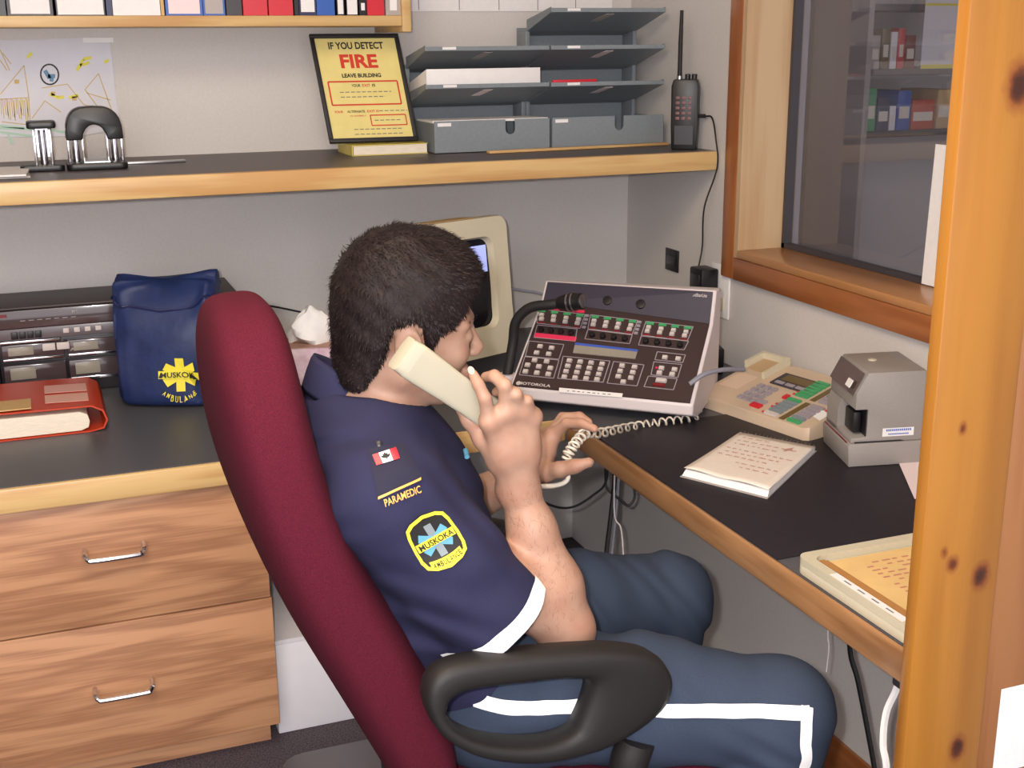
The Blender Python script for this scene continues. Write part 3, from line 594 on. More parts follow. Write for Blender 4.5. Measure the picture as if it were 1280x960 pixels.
for k, (zz0, zz1) in enumerate(((.128, .092), (.19, .145))):
    for j in range(2):
        xx = sx0+.008+j*.155
        dk = part('cassette_door', MB().span((xx, syf-.006, sz1-zz0), (xx+.148, syf+.0115, sz1-zz1), .003), M['clearp'], t)
        part('window', MB().span((xx+.015, syf-.0085, sz1-zz0+.008), (xx+.075, syf-.0062, sz1-zz1-.006), .001), M['lcd'], dk, label='pale cassette window')
        part('trim_bar', MB().span((xx+.002, syf-.009, sz1-zz0-.006), (xx+.146, syf-.0062, sz1-zz0+.001), .001), M['chrome'], dk, label='chrome trim bar')
xk = [sx0+.035+i*.0185 for i in range(4)]
for x in xk: part('button', MB().span((x, syf-.0055, sz1-.078), (x+.016, syf-.0022, sz1-.06), .001), M['black'], t)
for i in range(4): part('button', MB().span((sx0+.158+i*.026, syf-.0055, sz1-.072), (sx0+.172+i*.026, syf-.0022, sz1-.06), .001), M['btn'], t, label='pale grey button')
for i in range(2): part('key', MB().span((sx0+.105+i*.034, syf-.0125, sz1-.112), (sx0+.135+i*.034, syf-.0088, sz1-.094), .001), M['btn'], t, label='pale key')
part('power_light', MB().span((sx0+.012, syf-.0012, sz1-.022), (sx0+.03, syf-.0002, sz1-.014)), M['dkred'], t)
b_ = MB(); ff = planefn((0, syf-.0065, 0), X3, Z3, 0)
put_text(b_, 'A/D EVOL', ff, (sx0+.205, sz1-.115), .07, .008, .01); part('lettering', b_, M['greyv'], t, 0)
b_ = MB(); ff = planefn((0, syf-.0007, 0), X3, Z3, 0)
for i in range(7): strip2d(b_, ff, (sx0+.06+i*.02, sz1-.033), (sx0+.072+i*.02, sz1-.033), .0015)
put_text(b_, 'FM', ff, (sx0+.19, sz1-.02), .012, .006, .02); part('dial_marks', b_, M['greyv'], t, 0)

# ------------------------------------------------------------------ lunch bag
bc = V((-1.455, -.40, ZD)); RB = rotz(-.42); bu, bv = RB @ X3, RB @ Y3
t = thing('lunch_bag', 'soft blue nylon bag with yellow ambulance emblem standing beside the stereo', 'bag', bc)
rings = []; N = 40
prof = [(0.0, .88, .85), (.01, .97, .97), (.03, 1.0, 1.0), (.1, 1.0, .98), (.17, 1.0, .92), (.215, 1.0, .82), (.25, 1.02, .66), (.275, 1.04, .5), (.287, 1.06, .4)]
for k, (h, fx, fy) in enumerate(prof):
    r = []
    for i in range(N):
        a = 2*PI*i/N; c_, s_ = math.cos(a), math.sin(a); e = .42
        x = .125*fx*math.copysign(abs(c_)**e, c_); y = .085*fy*math.copysign(abs(s_)**e, s_)
        w_ = .006*math.sin(5*a+h*34)+.005*math.sin(9*a-h*47+1.2*math.sin(h*40))+.004*math.sin(15*a+h*90)
        z = h + (h > .2)*(.034*abs(x/.125)**2.2*(1.25 if x > 0 else .9)+.006*math.sin(7*a+1)) - (h > .2)*(.012 if y < 0 else 0)
        y += w_*(1 if h > .02 else 0)
        r.append(bc+bu*x+bv*y+Z3*(z+.0008))
    rings.append(r)
b_ = MB().loft(rings)
inner = [[bc+(p-bc)*.93+Z3*.012 for p in rings[-1]]]
bag = part('body', b_, M['bagc'], t, 60)
md = bag.modifiers.new('s', 'SUBSURF'); md.levels = md.render_levels = 1
zp = [r_[i] for r_ in (rings[-3],) for i in range(N//2, N+1 if False else N)]
b_ = MB().tube([p+(-bv*.003) for p in zp], .0028, 6); part('zip', b_, M['dkblue'], t)
hp = spline([bc+bu*-.1+bv*.05+Z3*.27, bc+bu*-.12+bv*.02+Z3*.3, bc+bu*-.02+bv*.02+Z3*.305, bc+bu*.1+bv*.02+Z3*.315, bc+bu*.125+bv*.03+Z3*.29], 6)
b_ = MB(); 
for i in range(len(hp)-1):
    a, c_ = hp[i], hp[i+1]; b_.hexa([a-bv*.016, c_-bv*.016, c_+bv*.016, a+bv*.016, a-bv*.016+Z3*.003, c_-bv*.016+Z3*.003, c_+bv*.016+Z3*.003, a+bv*.016+Z3*.003])
part('handle_strap', b_, M['bagc'], t)
# emblem
fo = bc-bv*.0865+Z3*.088+bu*.045
def conform_fn(bvh, o, u, v, n, lift):                # drop 2-D artwork onto a surface along a fixed direction
    o, u, v, n = V(o), V(u), V(v), V(n).normalized()
    def f(a, b):
        p = o+u*a+v*b; h = bvh.ray_cast(p+n*.15, -n)
        if h[0] is None: return p
        return h[0]+(h[1] if h[1].dot(n) > 0 else -h[1])*lift
    return f
bvh_bag = BVHTree.FromPolygons([tuple(v) for v in MB().loft(rings).v], MB().loft(rings).f)
fe = conform_fn(bvh_bag, fo, bu, Z3, -bv, .006)
b_ = MB()
for k in range(3):
    a = PI/2+k*PI/3; dx, dy = math.cos(a), math.sin(a); px_, py_ = -dy, dx; L_, W_ = .042, .0105
    for s0 in (-1, 1): flat(b_, fe, [(s0*dx*.006-px_*W_, s0*dy*.006-py_*W_), (s0*dx*.006+px_*W_, s0*dy*.006+py_*W_), (s0*dx*L_+px_*W_, s0*dy*L_+py_*W_), (s0*dx*L_-px_*W_, s0*dy*L_-py_*W_)])
part('star_emblem', b_, M['yellow'], t, 0, label='yellow six-armed emblem')
fe2 = conform_fn(bvh_bag, fo, bu, Z3, -bv, .0105)
b_ = MB()
for k in range(16): flat(b_, fe2, [(-.048+k*.006, -.0095), (-.042+k*.006, -.0095), (-.042+k*.006, .0095), (-.048+k*.006, .0095)])
part('name_band', b_, M['yellow'], t, 0)
fe3 = conform_fn(bvh_bag, fo, bu, Z3, -bv, .0155); fe4 = conform_fn(bvh_bag, fo, bu, Z3, -bv, .011)
b_ = MB(); put_text(b_, 'MUSKOKA', fe3, (0, 0), .09, .0135, .02); part('name_lettering', b_, M['ink'], t, 0); b_ = MB()
for i, ch in enumerate('AMBULANCE'):
    a = -.62+i*.155; put_text(b_, ch, fe4, (.065*math.sin(a), .012-.072*math.cos(a)+.002), .0065, .0105, .02, a)
part('lettering', b_, M['yellow'], t, 0)

# ------------------------------------------------------------------ phone book with orange cover
t = thing('phone_book', 'thick telephone book with wraparound orange plastic cover on the counter', 'book', (-1.8, -.45, ZD))
p1, p2 = V((-1.665, -.575, 0)), V((-1.99, -.575, 0))
RBk = rotz(.0); x1b = -1.668; yb0, yb1 = -.6, -.33
b_ = MB(); prof = [(-2.1, .006), (x1b-.02, .006), (x1b-.004, .012), (x1b, .026), (x1b-.004, .042), (x1b-.02, .05), (-2.1, .056)]
part('pages', b_.prism(prof, (0, yb0, ZD), X3, Z3, Y3, yb1-yb0-.004), M['pages'], t)
outp = [(-2.105, .0008), (x1b+.0, .0008), (x1b+.03, .006), (x1b+.04, .026), (x1b+.032, .05), (x1b+.008, .064), (-2.105, .07)]
innp = [(-2.105, .0665), (x1b+.006, .0605), (x1b+.029, .048), (x1b+.036, .026), (x1b+.028, .009), (x1b+.0, .0038), (-2.105, .0038)]
part('cover', MB().prism(outp+innp, (0, yb0-.004, ZD), X3, Z3, Y3, yb1-yb0), M['orange'], t)
part('title_label', MB().hexa([(-1.76, -.47, ZD+.0675), (-1.665, -.47, ZD+.0645), (-1.665, -.4, ZD+.0645), (-1.76, -.4, ZD+.0675), (-1.76, -.47, ZD+.0685), (-1.665, -.47, ZD+.0655), (-1.665, -.4, ZD+.0655), (-1.76, -.4, ZD+.0685)]), mat('pink_label', (226, 170, 160), .6), t)
part('second_label', MB().hexa([(-1.76, -.56, ZD+.0675), (-1.665, -.56, ZD+.0645), (-1.665, -.49, ZD+.0645), (-1.76, -.49, ZD+.0675), (-1.76, -.56, ZD+.0685), (-1.665, -.56, ZD+.0655), (-1.665, -.49, ZD+.0655), (-1.76, -.49, ZD+.0685)]), mat('pink_label_two', (230, 176, 160), .6), t)
part('tan_tab', MB().span((-2.1, -.601, ZD+.0702), (-1.79, -.52, ZD+.073)), M['tan'], t)

# ------------------------------------------------------------------ tissue box
tc_ = V((-1.08, -.35, ZD)); RT_ = rotz(-.25)
t = thing('tissue_box', 'flowered tissue box with white tissue behind the paramedic', 'tissue box', tc_)
part('carton', MB().box(tc_+V((0, 0, .05)), (.23, .12, .098), RT_, .002), M['tissuebox'], t)
part('lid', MB().box(tc_+V((0, 0, .1005)), (.226, .116, .002), RT_), mat('tissue_lid', (176, 138, 124), .6), t)
b_ = MB(); rr = []
for k, (h, w_) in enumerate(((.1018, .05), (.125, .06), (.15, .048), (.175, .03), (.19, .012))):
    rr.append([tc_+RT_ @ V((-.015+w_*math.cos(a)*(1+.3*math.sin(3*a+k)), w_*.5*math.sin(a)*(1+.35*math.sin(4*a+k*2)), h+.012*math.sin(2*a+k))) for a in [2*PI*i/24 for i in range(24)]])
part('tissue', b_.loft(rr), M['white'], t, 50)

# ------------------------------------------------------------------ computer terminal
mbl, mbr = V((-1.02, -.62, .795)), V((-.628, -.468, .8))
mu = V((.94, .34, 0)).normalized()
mu = (V((-.59, -.46, 0))-V((-.962, -.61, 0))).normalized(); mn = V((mu.y, -mu.x, 0))      # mn = facing the room
mo = V((-.931, -.621, .785)); mw, mh = .40, .37
# face tilted back slightly
tv = (Z3*math.cos(.1)-mn*math.sin(.1)).normalized(); tn = mu.cross(tv).normalized()
t = thing('computer_terminal', 'beige CRT computer terminal on the counter behind the paramedic', 'monitor', mo-Z3*.05)
def mp(a, b, d=0): return mo+mu*a+tv*b-tn*d
outer = rrect(mw, mh, .03, 6, (mw/2, mh/2)); inner = rrect(mw*.74, mh*.66, .03, 6, (mw/2, mh*.53)); n = len(outer)
vs = [mp(*p, .012) for p in outer]+[mp(p[0]*.985+mw*.0075, p[1]*.985+mh*.0075, 0) for p in outer]+[mp(*p, .002) for p in inner]+[mp(p[0]*.95+mw*.025, p[1]*.95+mh*.027, .02) for p in inner]
b_ = MB().raw(vs, [(k*n+i, k*n+(i+1) % n, (k+1)*n+(i+1) % n, (k+1)*n+i) for k in range(3) for i in range(n)])
part('bezel', b_, M['cream'], t)
rings = []
for d, sc_ in ((.0122, 1), (.05, .99), (.09, .96), (.0905, .9), (.2, .8), (.27, .62), (.28, .58)): rings.append([mp((p[0]-mw/2)*sc_+mw/2, (p[1]-mh/2)*sc_+mh/2, d) for p in outer])
part('case', MB().loft(rings, False).raw(rings[-1], [tuple(range(len(rings[-1])))]), M['beige'], t)
g = MB(); K = 10; sw, shh = mw*.72, mh*.645; vs = []
for i in range(K+1):
    for j in range(K+1):
        a, b2 = i/K*2-1, j/K*2-1; vs.append(mp(mw/2+a*sw/2, mh*.53+b2*shh/2, .0185+.012*(a*a+b2*b2)/2-.006))
g.raw(vs, [(i*(K+1)+j, (i+1)*(K+1)+j, (i+1)*(K+1)+j+1, i*(K+1)+j+1) for i in range(K) for j in range(K)])
part('screen', g, M['screen'], t, 180)
g = MB(); f = lambda a, b: mp(mw*.5+a, mh*.53+b, .0085)
flat(g, f, [(.085, .07), (.125, .062), (.125, .085), (.1, .095)])
M['glow'] = mat('lit_screen_text', (150, 160, 210), .4, emit=(150, 160, 220), estr=1.0)
g2 = MB(); flat(g2, f, [(.06, .03), (.126, .03), (.126, .1), (.06, .1)]); part('lit_window', g2, M['glow'], t, 0)
part('swivel_base', MB().lathe([(.11, -.055), (.11, -.04), (.07, -.02), (.07, .03)], mo+mu*mw/2-mn*.13+Z3*.0005), M['beige'], t)
part('top_note', MB().prism([(mw*.36, 0), (mw*.74, 0), (mw*.74, .07), (mw*.36, .07)], mo+tv*(mh*.998), mu, -tn, tv, .0012), M['tan'], t)
cp = spline([mo+mu*(mw-.02)-mn*.2+Z3*.17, V((-.52, -.35, .93)), V((-.42, -.38, .9)), V((-.33, -.5, .8)), V((-.3, -.52, .737))], 6)
solo('monitor_cable', MB().tube(cp, .004, 6), M['cableg'], 'grey cable running from the computer terminal to behind the radio console', 'cable', cp[-1])
cp = spline([V((-1.262, -.02, .90)), V((-1.2, -.025, .885)), V((-1.1, -.03, .86)), V((-1.0, -.06, .83)), V((-.92, -.2, .80))], 6)
solo('wall_cable', MB().tube(cp, .003, 6), M['cable'], 'thin black cable along the back wall between stereo and computer terminal', 'cable', cp[0])
# ------------------------------------------------------------------ blotter
BX0, BX1, BY0, BY1 = -.606, -.05, -1.82, -1.05
solo('desk_blotter', MB().span((BX0, BY0, ZD+.0006), (BX1, BY1, ZD+.0032), .001), M['blot'], 'large black desk blotter under the notepad on the right desk', 'blotter', (-.33, -1.43, ZD))
ZB = ZD+.0038
# ------------------------------------------------------------------ radio console
BL, BR = V((-.705, -.812, ZD)), V((-.382, -1.106, ZD)); cu_ = (BR-BL).normalized(); cw = (BR-BL).length; cb = V((-cu_.y, cu_.x, 0))  # cb = towards the back
if cb.dot(FW) < 0: cb = -cb
t = thing('radio_console', 'sloped radio dispatch console with dark faceplate and many keys on the corner desk', 'radio console', (BL+BR)/2)
def cp_(a, back, h): return BL+cu_*a+cb*back+Z3*h
lipz0, lipz1, brk, brkz, topb, topz, rear = .03, .056, (.225, .185), (.222, .205), (.262, .215), (.27, .283), .30
# shell: side profile from front to back at each end
def prof(i): return [(0, lipz0), (0, lipz1), (brk[i], brkz[i]), (topb[i], topz[i]), (rear-(.03 if i else 0), topz[i]-.004), (rear-(.03 if i else 0), .02), (.05, .012)]
Lp = [cp_(-.008, *q) for q in prof(0)]; Rp = [cp_(cw+.008, *q) for q in prof(1)]
b_ = MB(); n = len(Lp); b_.raw(Lp+Rp, [tuple(range(n)), tuple(range(n, 2*n))[::-1]]+[(i, (i+1) % n, n+(i+1) % n, n+i) for i in range(n)])
sh_ = part('shell', b_, M['bezw'], t, 30); md = sh_.modifiers.new('b', 'BEVEL'); md.width = .004; md.segments = 2
# lower faceplate in its own plane
A0, A1, B0, B1 = cp_(0, 0, lipz1), cp_(cw, 0, lipz1), cp_(0, brk[0], brkz[0]), cp_(cw, brk[1], brkz[1])
def bil(a, b, lift=0, q=(A0, A1, B0, B1)):
    p = q[0]*(1-a)*(1-b)+q[1]*a*(1-b)+q[2]*(1-a)*b+q[3]*a*b
    nrm = (q[1]-q[0]).cross(q[2]-q[0]).normalized(); return p+nrm*lift
def platepoly(fn, poly, l0, l1, mb):
    lo = [fn(a, b, l0) for a, b in poly]; hi = [fn(a, b, l1) for a, b in poly]; n = len(poly)
    mb.raw(lo+hi, [tuple(range(n))[::-1], tuple(range(n, 2*n))]+[(i, (i+1) % n, n+(i+1) % n, n+i) for i in range(n)]); return mb
NG = 12; gv = [bil(i/NG, .015+.98*j/NG, .0035) for i in range(NG+1) for j in range(NG+1)]+[bil(i/NG, .015+.98*j/NG, .0005) for i in range(NG+1) for j in range(NG+1)]; gn = (NG+1)**2
part('lower_faceplate', MB().raw(gv, [(o_+i*(NG+1)+j, o_+(i+1)*(NG+1)+j, o_+(i+1)*(NG+1)+j+1, o_+i*(NG+1)+j+1) for o_ in (0, gn) for i in range(NG) for j in range(NG)]), M['panel'], t)
C0, C1 = cp_(0, topb[0], topz[0]), cp_(cw, topb[1], topz[1])
up_ = lambda a, b, l=0: bil(a, b, l, (B0, B1, C0, C1))
part('upper_faceplate', platepoly(up_, [(0, .01), (1, .01), (1, .93), (0, .93)], .001, .0035, MB()), M['panelb'], t)
# pixel -> plate parameters, read off the photograph (surveyed once)
nrm_ = (A1-A0).cross(B0-A0).normalized()
PLQ = [(648, 478), (858, 503), (698, 364), (880, 381)]
def inv_quad(px, py, Q=PLQ):
    a, b = .5, .5
    for _ in range(12):
        x = [Q[0][k]*(1-a)*(1-b)+Q[1][k]*a*(1-b)+Q[2][k]*(1-a)*b+Q[3][k]*a*b for k in (0, 1)]
        dxa = [(Q[1][k]-Q[0][k])*(1-b)+(Q[3][k]-Q[2][k])*b for k in (0, 1)]; dxb = [(Q[2][k]-Q[0][k])*(1-a)+(Q[3][k]-Q[1][k])*a for k in (0, 1)]
        ex, ey = px-x[0], py-x[1]; det = dxa[0]*dxb[1]-dxa[1]*dxb[0]
        a += (ex*dxb[1]-ey*dxb[0])/det; b += (ey*dxa[0]-ex*dxa[1])/det
    return a, b
def cr(x, y): return inv_quad(620+x/4, 300+y/4)
def groupframe(quad, nm='key_frame', w=.0035):
    q = [cr(*p) for p in quad]; b = MB()
    for i in range(4):
        a0, a1 = q[i], q[(i+1) % 4]; P, Q_ = bil(*a0, .0046), bil(*a1, .0046); d = (Q_-P).normalized(); s_ = d.cross(nrm_)*.0011
        b.raw([P-s_, P+s_, Q_+s_, Q_-s_], [(0, 1, 2, 3)])
    part(nm, b, M['btng'], t, 0)
KEY = {}
def key(px, py, m, w=.012, d=.0085, h=.005, name='key', label=None):
    a, b = cr(px, py); p = bil(a, b, .0035)
    e2 = nrm_.cross(cu_)
    kk = (m, w, d, h, name)
    if kk not in KEY:
        mb = MB().raw([p+cu_*sx*w*f_+e2*sy*d*f_+nrm_*z for z, f_ in ((0, .5), (h, .42)) for sx, sy in ((-1, -1), (1, -1), (1, 1), (-1, 1))], [(3, 2, 1, 0), (4, 5, 6, 7), (0, 1, 5, 4), (1, 2, 6, 5), (2, 3, 7, 6), (3, 0, 4, 7)])
        o = part(name, mb, M[m], t, 0, label); KEY[kk] = (o, p)
    else:
        o, p0 = KEY[kk]; c_ = o.copy(); C.objects.link(c_); c_.parent = t; c_.location = p-p0
def grid(q, nr, nc, fn):
    for i in range(nr):
        for j in range(nc):
            u_, v_ = (j/(nc-1) if nc > 1 else .5), (i/(nr-1) if nr > 1 else .5)
            x = q[0][0]*(1-u_)*(1-v_)+q[1][0]*u_*(1-v_)+q[2][0]*(1-u_)*v_+q[3][0]*u_*v_
            y = q[0][1]*(1-u_)*(1-v_)+q[1][1]*u_*(1-v_)+q[2][1]*(1-u_)*v_+q[3][1]*u_*v_
            fn(x, y, i, j)
def knob(x, y, i=0, j=0):
    a, b = cr(x, y); p = bil(a, b, .0036); kk = 'knob'
    if kk not in KEY:
        o = part('knob', MB().lathe([(.008, 0), (.007, .008), (.0055, .0085)], p, nrm_, 12), M['black'], t); KEY[kk] = (o, p)
    else:
        o, p0 = KEY[kk]; c_ = o.copy(); C.objects.link(c_); c_.parent = t; c_.location = p-p0
# three channel blocks
for q1, q2, mag in ((((278, 300), (500, 318), (268, 378), (470, 398)), 0, 1), (((525, 318), (735, 335), (505, 398), (705, 418)), 0, 0), (((770, 338), (972, 352), (745, 420), (945, 440)), 0, 0)):
    tl, tr_, bl, br = q1
    if not mag or True:
        groupframe([tl, tr_, br, bl])
    gq = lambda f0, f1, ins=.1: [tuple(tl[k]*(1-f)*(1-u_)+tr_[k]*(1-f)*u_+bl[k]*f*(1-u_)+br[k]*f*u_ for k in (0, 1)) for f, u_ in ((f0, ins), (f0, 1-ins), (f1, ins), (f1, 1-ins))]
    grid(gq(.1, .1), 1, 4, lambda x, y, i, j: key(x, y, 'green', .02, .008, .002, 'indicator'))
    grid(gq(.4, .68), 2, 4, lambda x, y, i, j: key(x, y, 'btn', .0125, .009))
    grid(gq(.92, .92), 1, 4, lambda x, y, i, j: key(x, y, 'dkred', .02, .006, .0015, 'lamp'))
for tl, tr_, bl, br, mg in (((268, 388), (455, 402), (245, 455), (440, 470), 1), ((505, 402), (705, 422), (487, 455), (690, 473), 0), ((745, 425), (950, 442), (730, 478), (930, 495), 0)):
    groupframe([tl, tr_, br, bl])
    gq = lambda f0, ins=.13: [tuple(tl[k]*(1-f0)*(1-u_)+tr_[k]*(1-f0)*u_+bl[k]*f0*(1-u_)+br[k]*f0*u_ for k in (0, 1)) for u_ in (ins, 1-ins, ins, 1-ins)]
    grid(gq(.55 if not mg else .38), 1, 4, knob)
    if mg:
        qa = [cr(*p) for p in ((252, 430), (450, 446), (442, 470), (245, 453))]; platepoly(bil, qa, .0038, .0046, (mb := MB())); part('magenta_strip', mb, M['magenta'], t, 0, 'magenta marking strip')
qa = [cr(*p) for p in ((305, 283), (500, 295), (497, 310), (302, 298))]; platepoly(bil, qa, .0038, .0046, (mb := MB())); part('magenta_strip', mb, M['magenta'], t, 0, 'magenta marking strip')
qa = [cr(*p) for p in ((318, 260), (375, 264), (370, 280), (312, 276))]; platepoly(bil, qa, .0038, .0046, (mb := MB())); part('white_label', mb, M['white'], t, 0, 'small white label')
grid([(508, 325), (508, 325), (488, 390), (488, 390)], 4, 1, lambda x, y, i, j: key(x, y, 'btng', .01, .007, .003)); grid([(742, 345), (742, 345), (722, 410), (722, 410)], 4, 1, lambda x, y, i, j: key(x, y, 'btng', .01, .007, .003))
# display
qa = [cr(*p) for p in ((440, 480), (727, 508), (712, 560), (425, 535))]; platepoly(bil, qa, .0036, .006, (mb := MB())); part('display', mb, M['lcd'], t, 20, 'pale display window')
qa = [cr(*p) for p in ((440, 480), (727, 508), (724, 520), (437, 492))]; platepoly(bil, qa, .0062, .0068, (mb := MB())); part('display_rim', mb, M['lcdb'], t, 20, 'blue upper rim of the display')
# lower key groups
groupframe([(220, 475), (385, 490), (355, 570), (193, 555)])
grid([(270, 503), (325, 510), (250, 537), (308, 543)], 2, 2, lambda x, y, i, j: key(x, y, 'btn', .0135, .01))
groupframe([(190, 558), (355, 575), (322, 672), (155, 652)])
grid([(237, 577), (295, 583), (237, 577), (295, 583)], 1, 2, lambda x, y, i, j: key(x, y, 'btn', .0135, .01)); grid([(200, 602), (310, 618), (187, 636), (298, 650)], 2, 3, lambda x, y, i, j: key(x, y, 'btn', .0135, .011))
groupframe([(377, 553), (595, 575), (558, 693), (342, 672)])
grid([(405, 577), (558, 592), (375, 664), (530, 678)], 4, 4, lambda x, y, i, j: key(x, y, 'btn', .0135, .01))
groupframe([(612, 577), (750, 592), (715, 712), (577, 698)])
grid([(650, 600), (707, 606), (630, 660), (688, 667)], 3, 2, lambda x, y, i, j: key(x, y, 'btn', .0135, .01)); key(652, 690, 'btn', .0135, .01)
groupframe([(812, 513), (935, 525), (922, 572), (800, 560)])
grid([(845, 545), (903, 550), (845, 545), (903, 550)], 1, 2, lambda x, y, i, j: key(x, y, 'btn', .0135, .01))
groupframe([(795, 572), (918, 583), (900, 660), (780, 648)])
grid([(828, 608), (886, 614), (818, 636), (875, 642)], 2, 2, lambda x, y, i, j: key(x, y, 'btn', .0135, .01))
groupframe([(768, 655), (897, 668), (880, 732), (747, 716)])
key(825, 680, 'btn', .027, .011); key(815, 705, 'dkred', .03, .009, .004)
key(806, 607, 'magenta', .006, .005, .003, 'red_light')
# lettering
b_ = MB(); fnp = lambda a, b: bil(a, b, .0048)
put_text(b_, 'MOTOROLA', fnp, (lambda q: (q[0]+.03, q[1]+.03))(cr(195, 714)), .19, .03, .03); part('maker_lettering', b_, M['btn'], t, 0)
b_ = MB(); b_.lathe([(.006, 0), (.006, .0006)], bil(*(lambda q: (q[0]+.005, q[1]+.03))(cr(137, 708)), .0037), nrm_, 14); part('maker_emblem', b_, M['btn'], t)
qa = [cr(*p) for p in ((347, 722), (648, 755), (643, 777), (343, 745))]; platepoly(bil, qa, .004, .005, (mb := MB())); part('tape_label', mb, M['white'], t, 0, 'white strip label')
b_ = MB(); fnp = lambda a, b: bil(a, b, .0053)
for i in range(9):
    x = 385+i*24; P, Q_ = cr(x, 739+i*2.6), cr(x+(14 if i % 3 else 8), 740.5+i*2.6); strip2d(b_, fnp, P, Q_, .009)
part('label_print', b_, M['inkgrey'], t, 0)
b_ = MB(); fnu = lambda a, b: up_(a, b, .005)
put_text(b_, 'CommandStarLite', fnu, (.9, .8), .14, .1, .01); part('upper_lettering', b_, M['btn'], t, 0); b_ = MB(); put_text(b_, 'MIC', fnu, (.44, .35), .03, .06, .01); part('upper_lettering', b_, M['btn'], t, 0); b_ = MB(); put_text(b_, 'MIC', fnu, (.535, .38), .03, .06, .01)
part('upper_lettering', b_, M['btn'], t, 0)
for a in (.395, .595): part('jack', MB().lathe([(.012, 0), (.012, .006), (.009, .0065)], up_(a, .34, .0036), (C0-B0).cross(cu_)*-1, 14), M['black'], t)
# gooseneck mic
pw = lambda a, b, l: bil(a, b, l)
ma = BL-cu_*.032+cb*.05
t_m = part('microphone_bracket', MB().tube([ma+Z3*.03, ma+Z3*.075], [.022, .022], 16).span(ma+V((-.01, -.01, .035)), ma+cu_*.03+V((.01, .01, .06)), .003), M['bezw'], t)
m0 = ma+Z3*.07
def plp(x, y, z): return atz(x, y, z)
zb = (m0-CAM).dot(FW)
gp = spline([m0, atz(641, 430, zb), atz(645, 402, zb-.02), atz(662, 385, zb-.04), atz(686, 381, zb-.06), atz(700, 379, zb-.065)], 8)
part('gooseneck', MB().tube(gp, .0125, 12), M['blackr'], t)
d_ = (atz(732, 376, zb-.1)-atz(700, 379, zb-.065)).normalized(); g0 = gp[-1]
part('microphone', MB().lathe([(.0125, 0), (.018, .012), (.021, .03), (.022, .05), (.019, .062), (.02, .068), (.018, .07)], g0-d_*.01, d_, 18), M['black'], t)
part('microphone_ring', MB().lathe([(.0225, .034), (.0225, .038)], g0-d_*.01, d_, 18).lathe([(.0228, .046), (.0228, .05)], g0-d_*.01, d_, 18), M['steel'], t)
part('microphone_grille', MB().lathe([(.0165, .0702), (.0165, .0715), (.01, .0735)], g0-d_*.01, d_, 18), M['steel'], t)
# foot cushion / foam strip under the console
q = [pl(683, 500, 2, ZD), pl(807, 512, 2, ZD)]; fu = (q[1]-q[0]).normalized(); fb = V((-fu.y, fu.x, 0)); fb = fb if fb.dot(FW) > 0 else -fb
solo('foam_strip', MB().hexa([q[0]+Z3*.001, q[1]+Z3*.001, q[1]+fb*.1+Z3*.001, q[0]+fb*.1+Z3*.001, q[0]+Z3*.01, q[1]+Z3*.01, q[1]+fb*.1+Z3*.01, q[0]+fb*.1+Z3*.01], .001), M['foam'], 'pale strip sticking out under the front of the radio console', 'strip', (q[0]+q[1])/2)
for k in (0.06, cw-.06): part('foot', MB().tube([BL+cu_*k+cb*.12+Z3*.0005, BL+cu_*k+cb*.12+Z3*.026], .012, 10), M['blackr'], t)
# ------------------------------------------------------------------ black switch boxes behind the console
ap = V((-.2, -.77, ZD))
t = thing('switch_box', 'black boxed adapter with screws and jacks between console and desk telephone', 'adapter', ap)
RA = rotz(-.75)
part('body', MB().box(ap+V((0, 0, .045)), (.075, .11, .088), RA, .004), M['dkgrey'], t)
b_ = MB()
for sx in (-.025, .025):
    for sy in (-.04, .04): b_.lathe([(.004, .0895), (.003, .0915)], ap+RA @ V((sx, sy, 0)), (0, 0, 1), 8)
part('screws', b_, M['steel'], t)
part('jack', MB().lathe([(.008, 0), (.008, .003), (.005, .0035)], ap+RA @ V((-.0377, .0, .05)), RA @ V((-1, 0, 0)), 12).lathe([(.006, 0), (.006, .003), (.004, .0035)], ap+RA @ V((-.0377, .0, .025)), RA @ V((-1, 0, 0)), 12), M['steel'], t)
t2 = solo('adapter_block', MB().box(ap+V((.1, .09, .036)), (.09, .075, .07), rotz(-.3), .005), M['black'], 'second black adapter block behind the one with jacks', 'adapter', ap+V((.1, .09, 0)))
cp = spline([atz(862, 480, 2.72), atz(880, 468, 2.72), atz(905, 462, 2.75), atz(930, 462, 2.8)], 6); cp = [V((p.x, p.y, max(p.z, ZD+.012))) for p in cp]
solo('grey_cable', MB().tube(cp, .0055, 8), M['cableg'], 'thick grey cable curving past the black adapter box', 'cable', cp[0])
# ------------------------------------------------------------------ desk telephone (handset lifted)
f0, f1 = V((-.276, -.945, ZD)), V((-.196, -1.3, ZD)); pu = (f1-f0).normalized(); pw_ = (f1-f0).length; pb = V((-pu.y, pu.x, 0)); pb = pb if pb.x > 0 else -pb
PD = .225
t = thing('desk_telephone', 'beige multi-line desk telephone without its handset beside the console', 'telephone', (f0+f1)/2)
def tp(a, b, h): return f0+pu*(a*pw_)+pb*(b*PD)+Z3*h
def top(a, b, l=0): return tp(a, b, .03+.058*b+l)
outl = [(0, .03), (.02, 0), (.97, 0), (1, .04), (1, .86), (.8, .86), (.72, 1), (.3, 1), (.27, .95), (.27, 1.0), (.04, 1.0), (0, .97)]
lo = [tp(a, b, .001+.012*b) for a, b in outl]; mi = [top(a, b, -.006) for a, b in outl]; hi = [top(a*.985+.0075, b*.98+.01, 0) for a, b in outl]
part('base', MB().loft([lo, mi, hi]), M['beige'], t, 40)
part('handset_cradle', platepoly(top, [(.035, .7), (.235, .7), (.235, .97), (.035, .97)], .0003, .0012, MB()), mat('cradle_shadow_plastic', (190, 160, 122), .5), t)  # cradle plate in a darker tan than the base
b_ = MB(); 
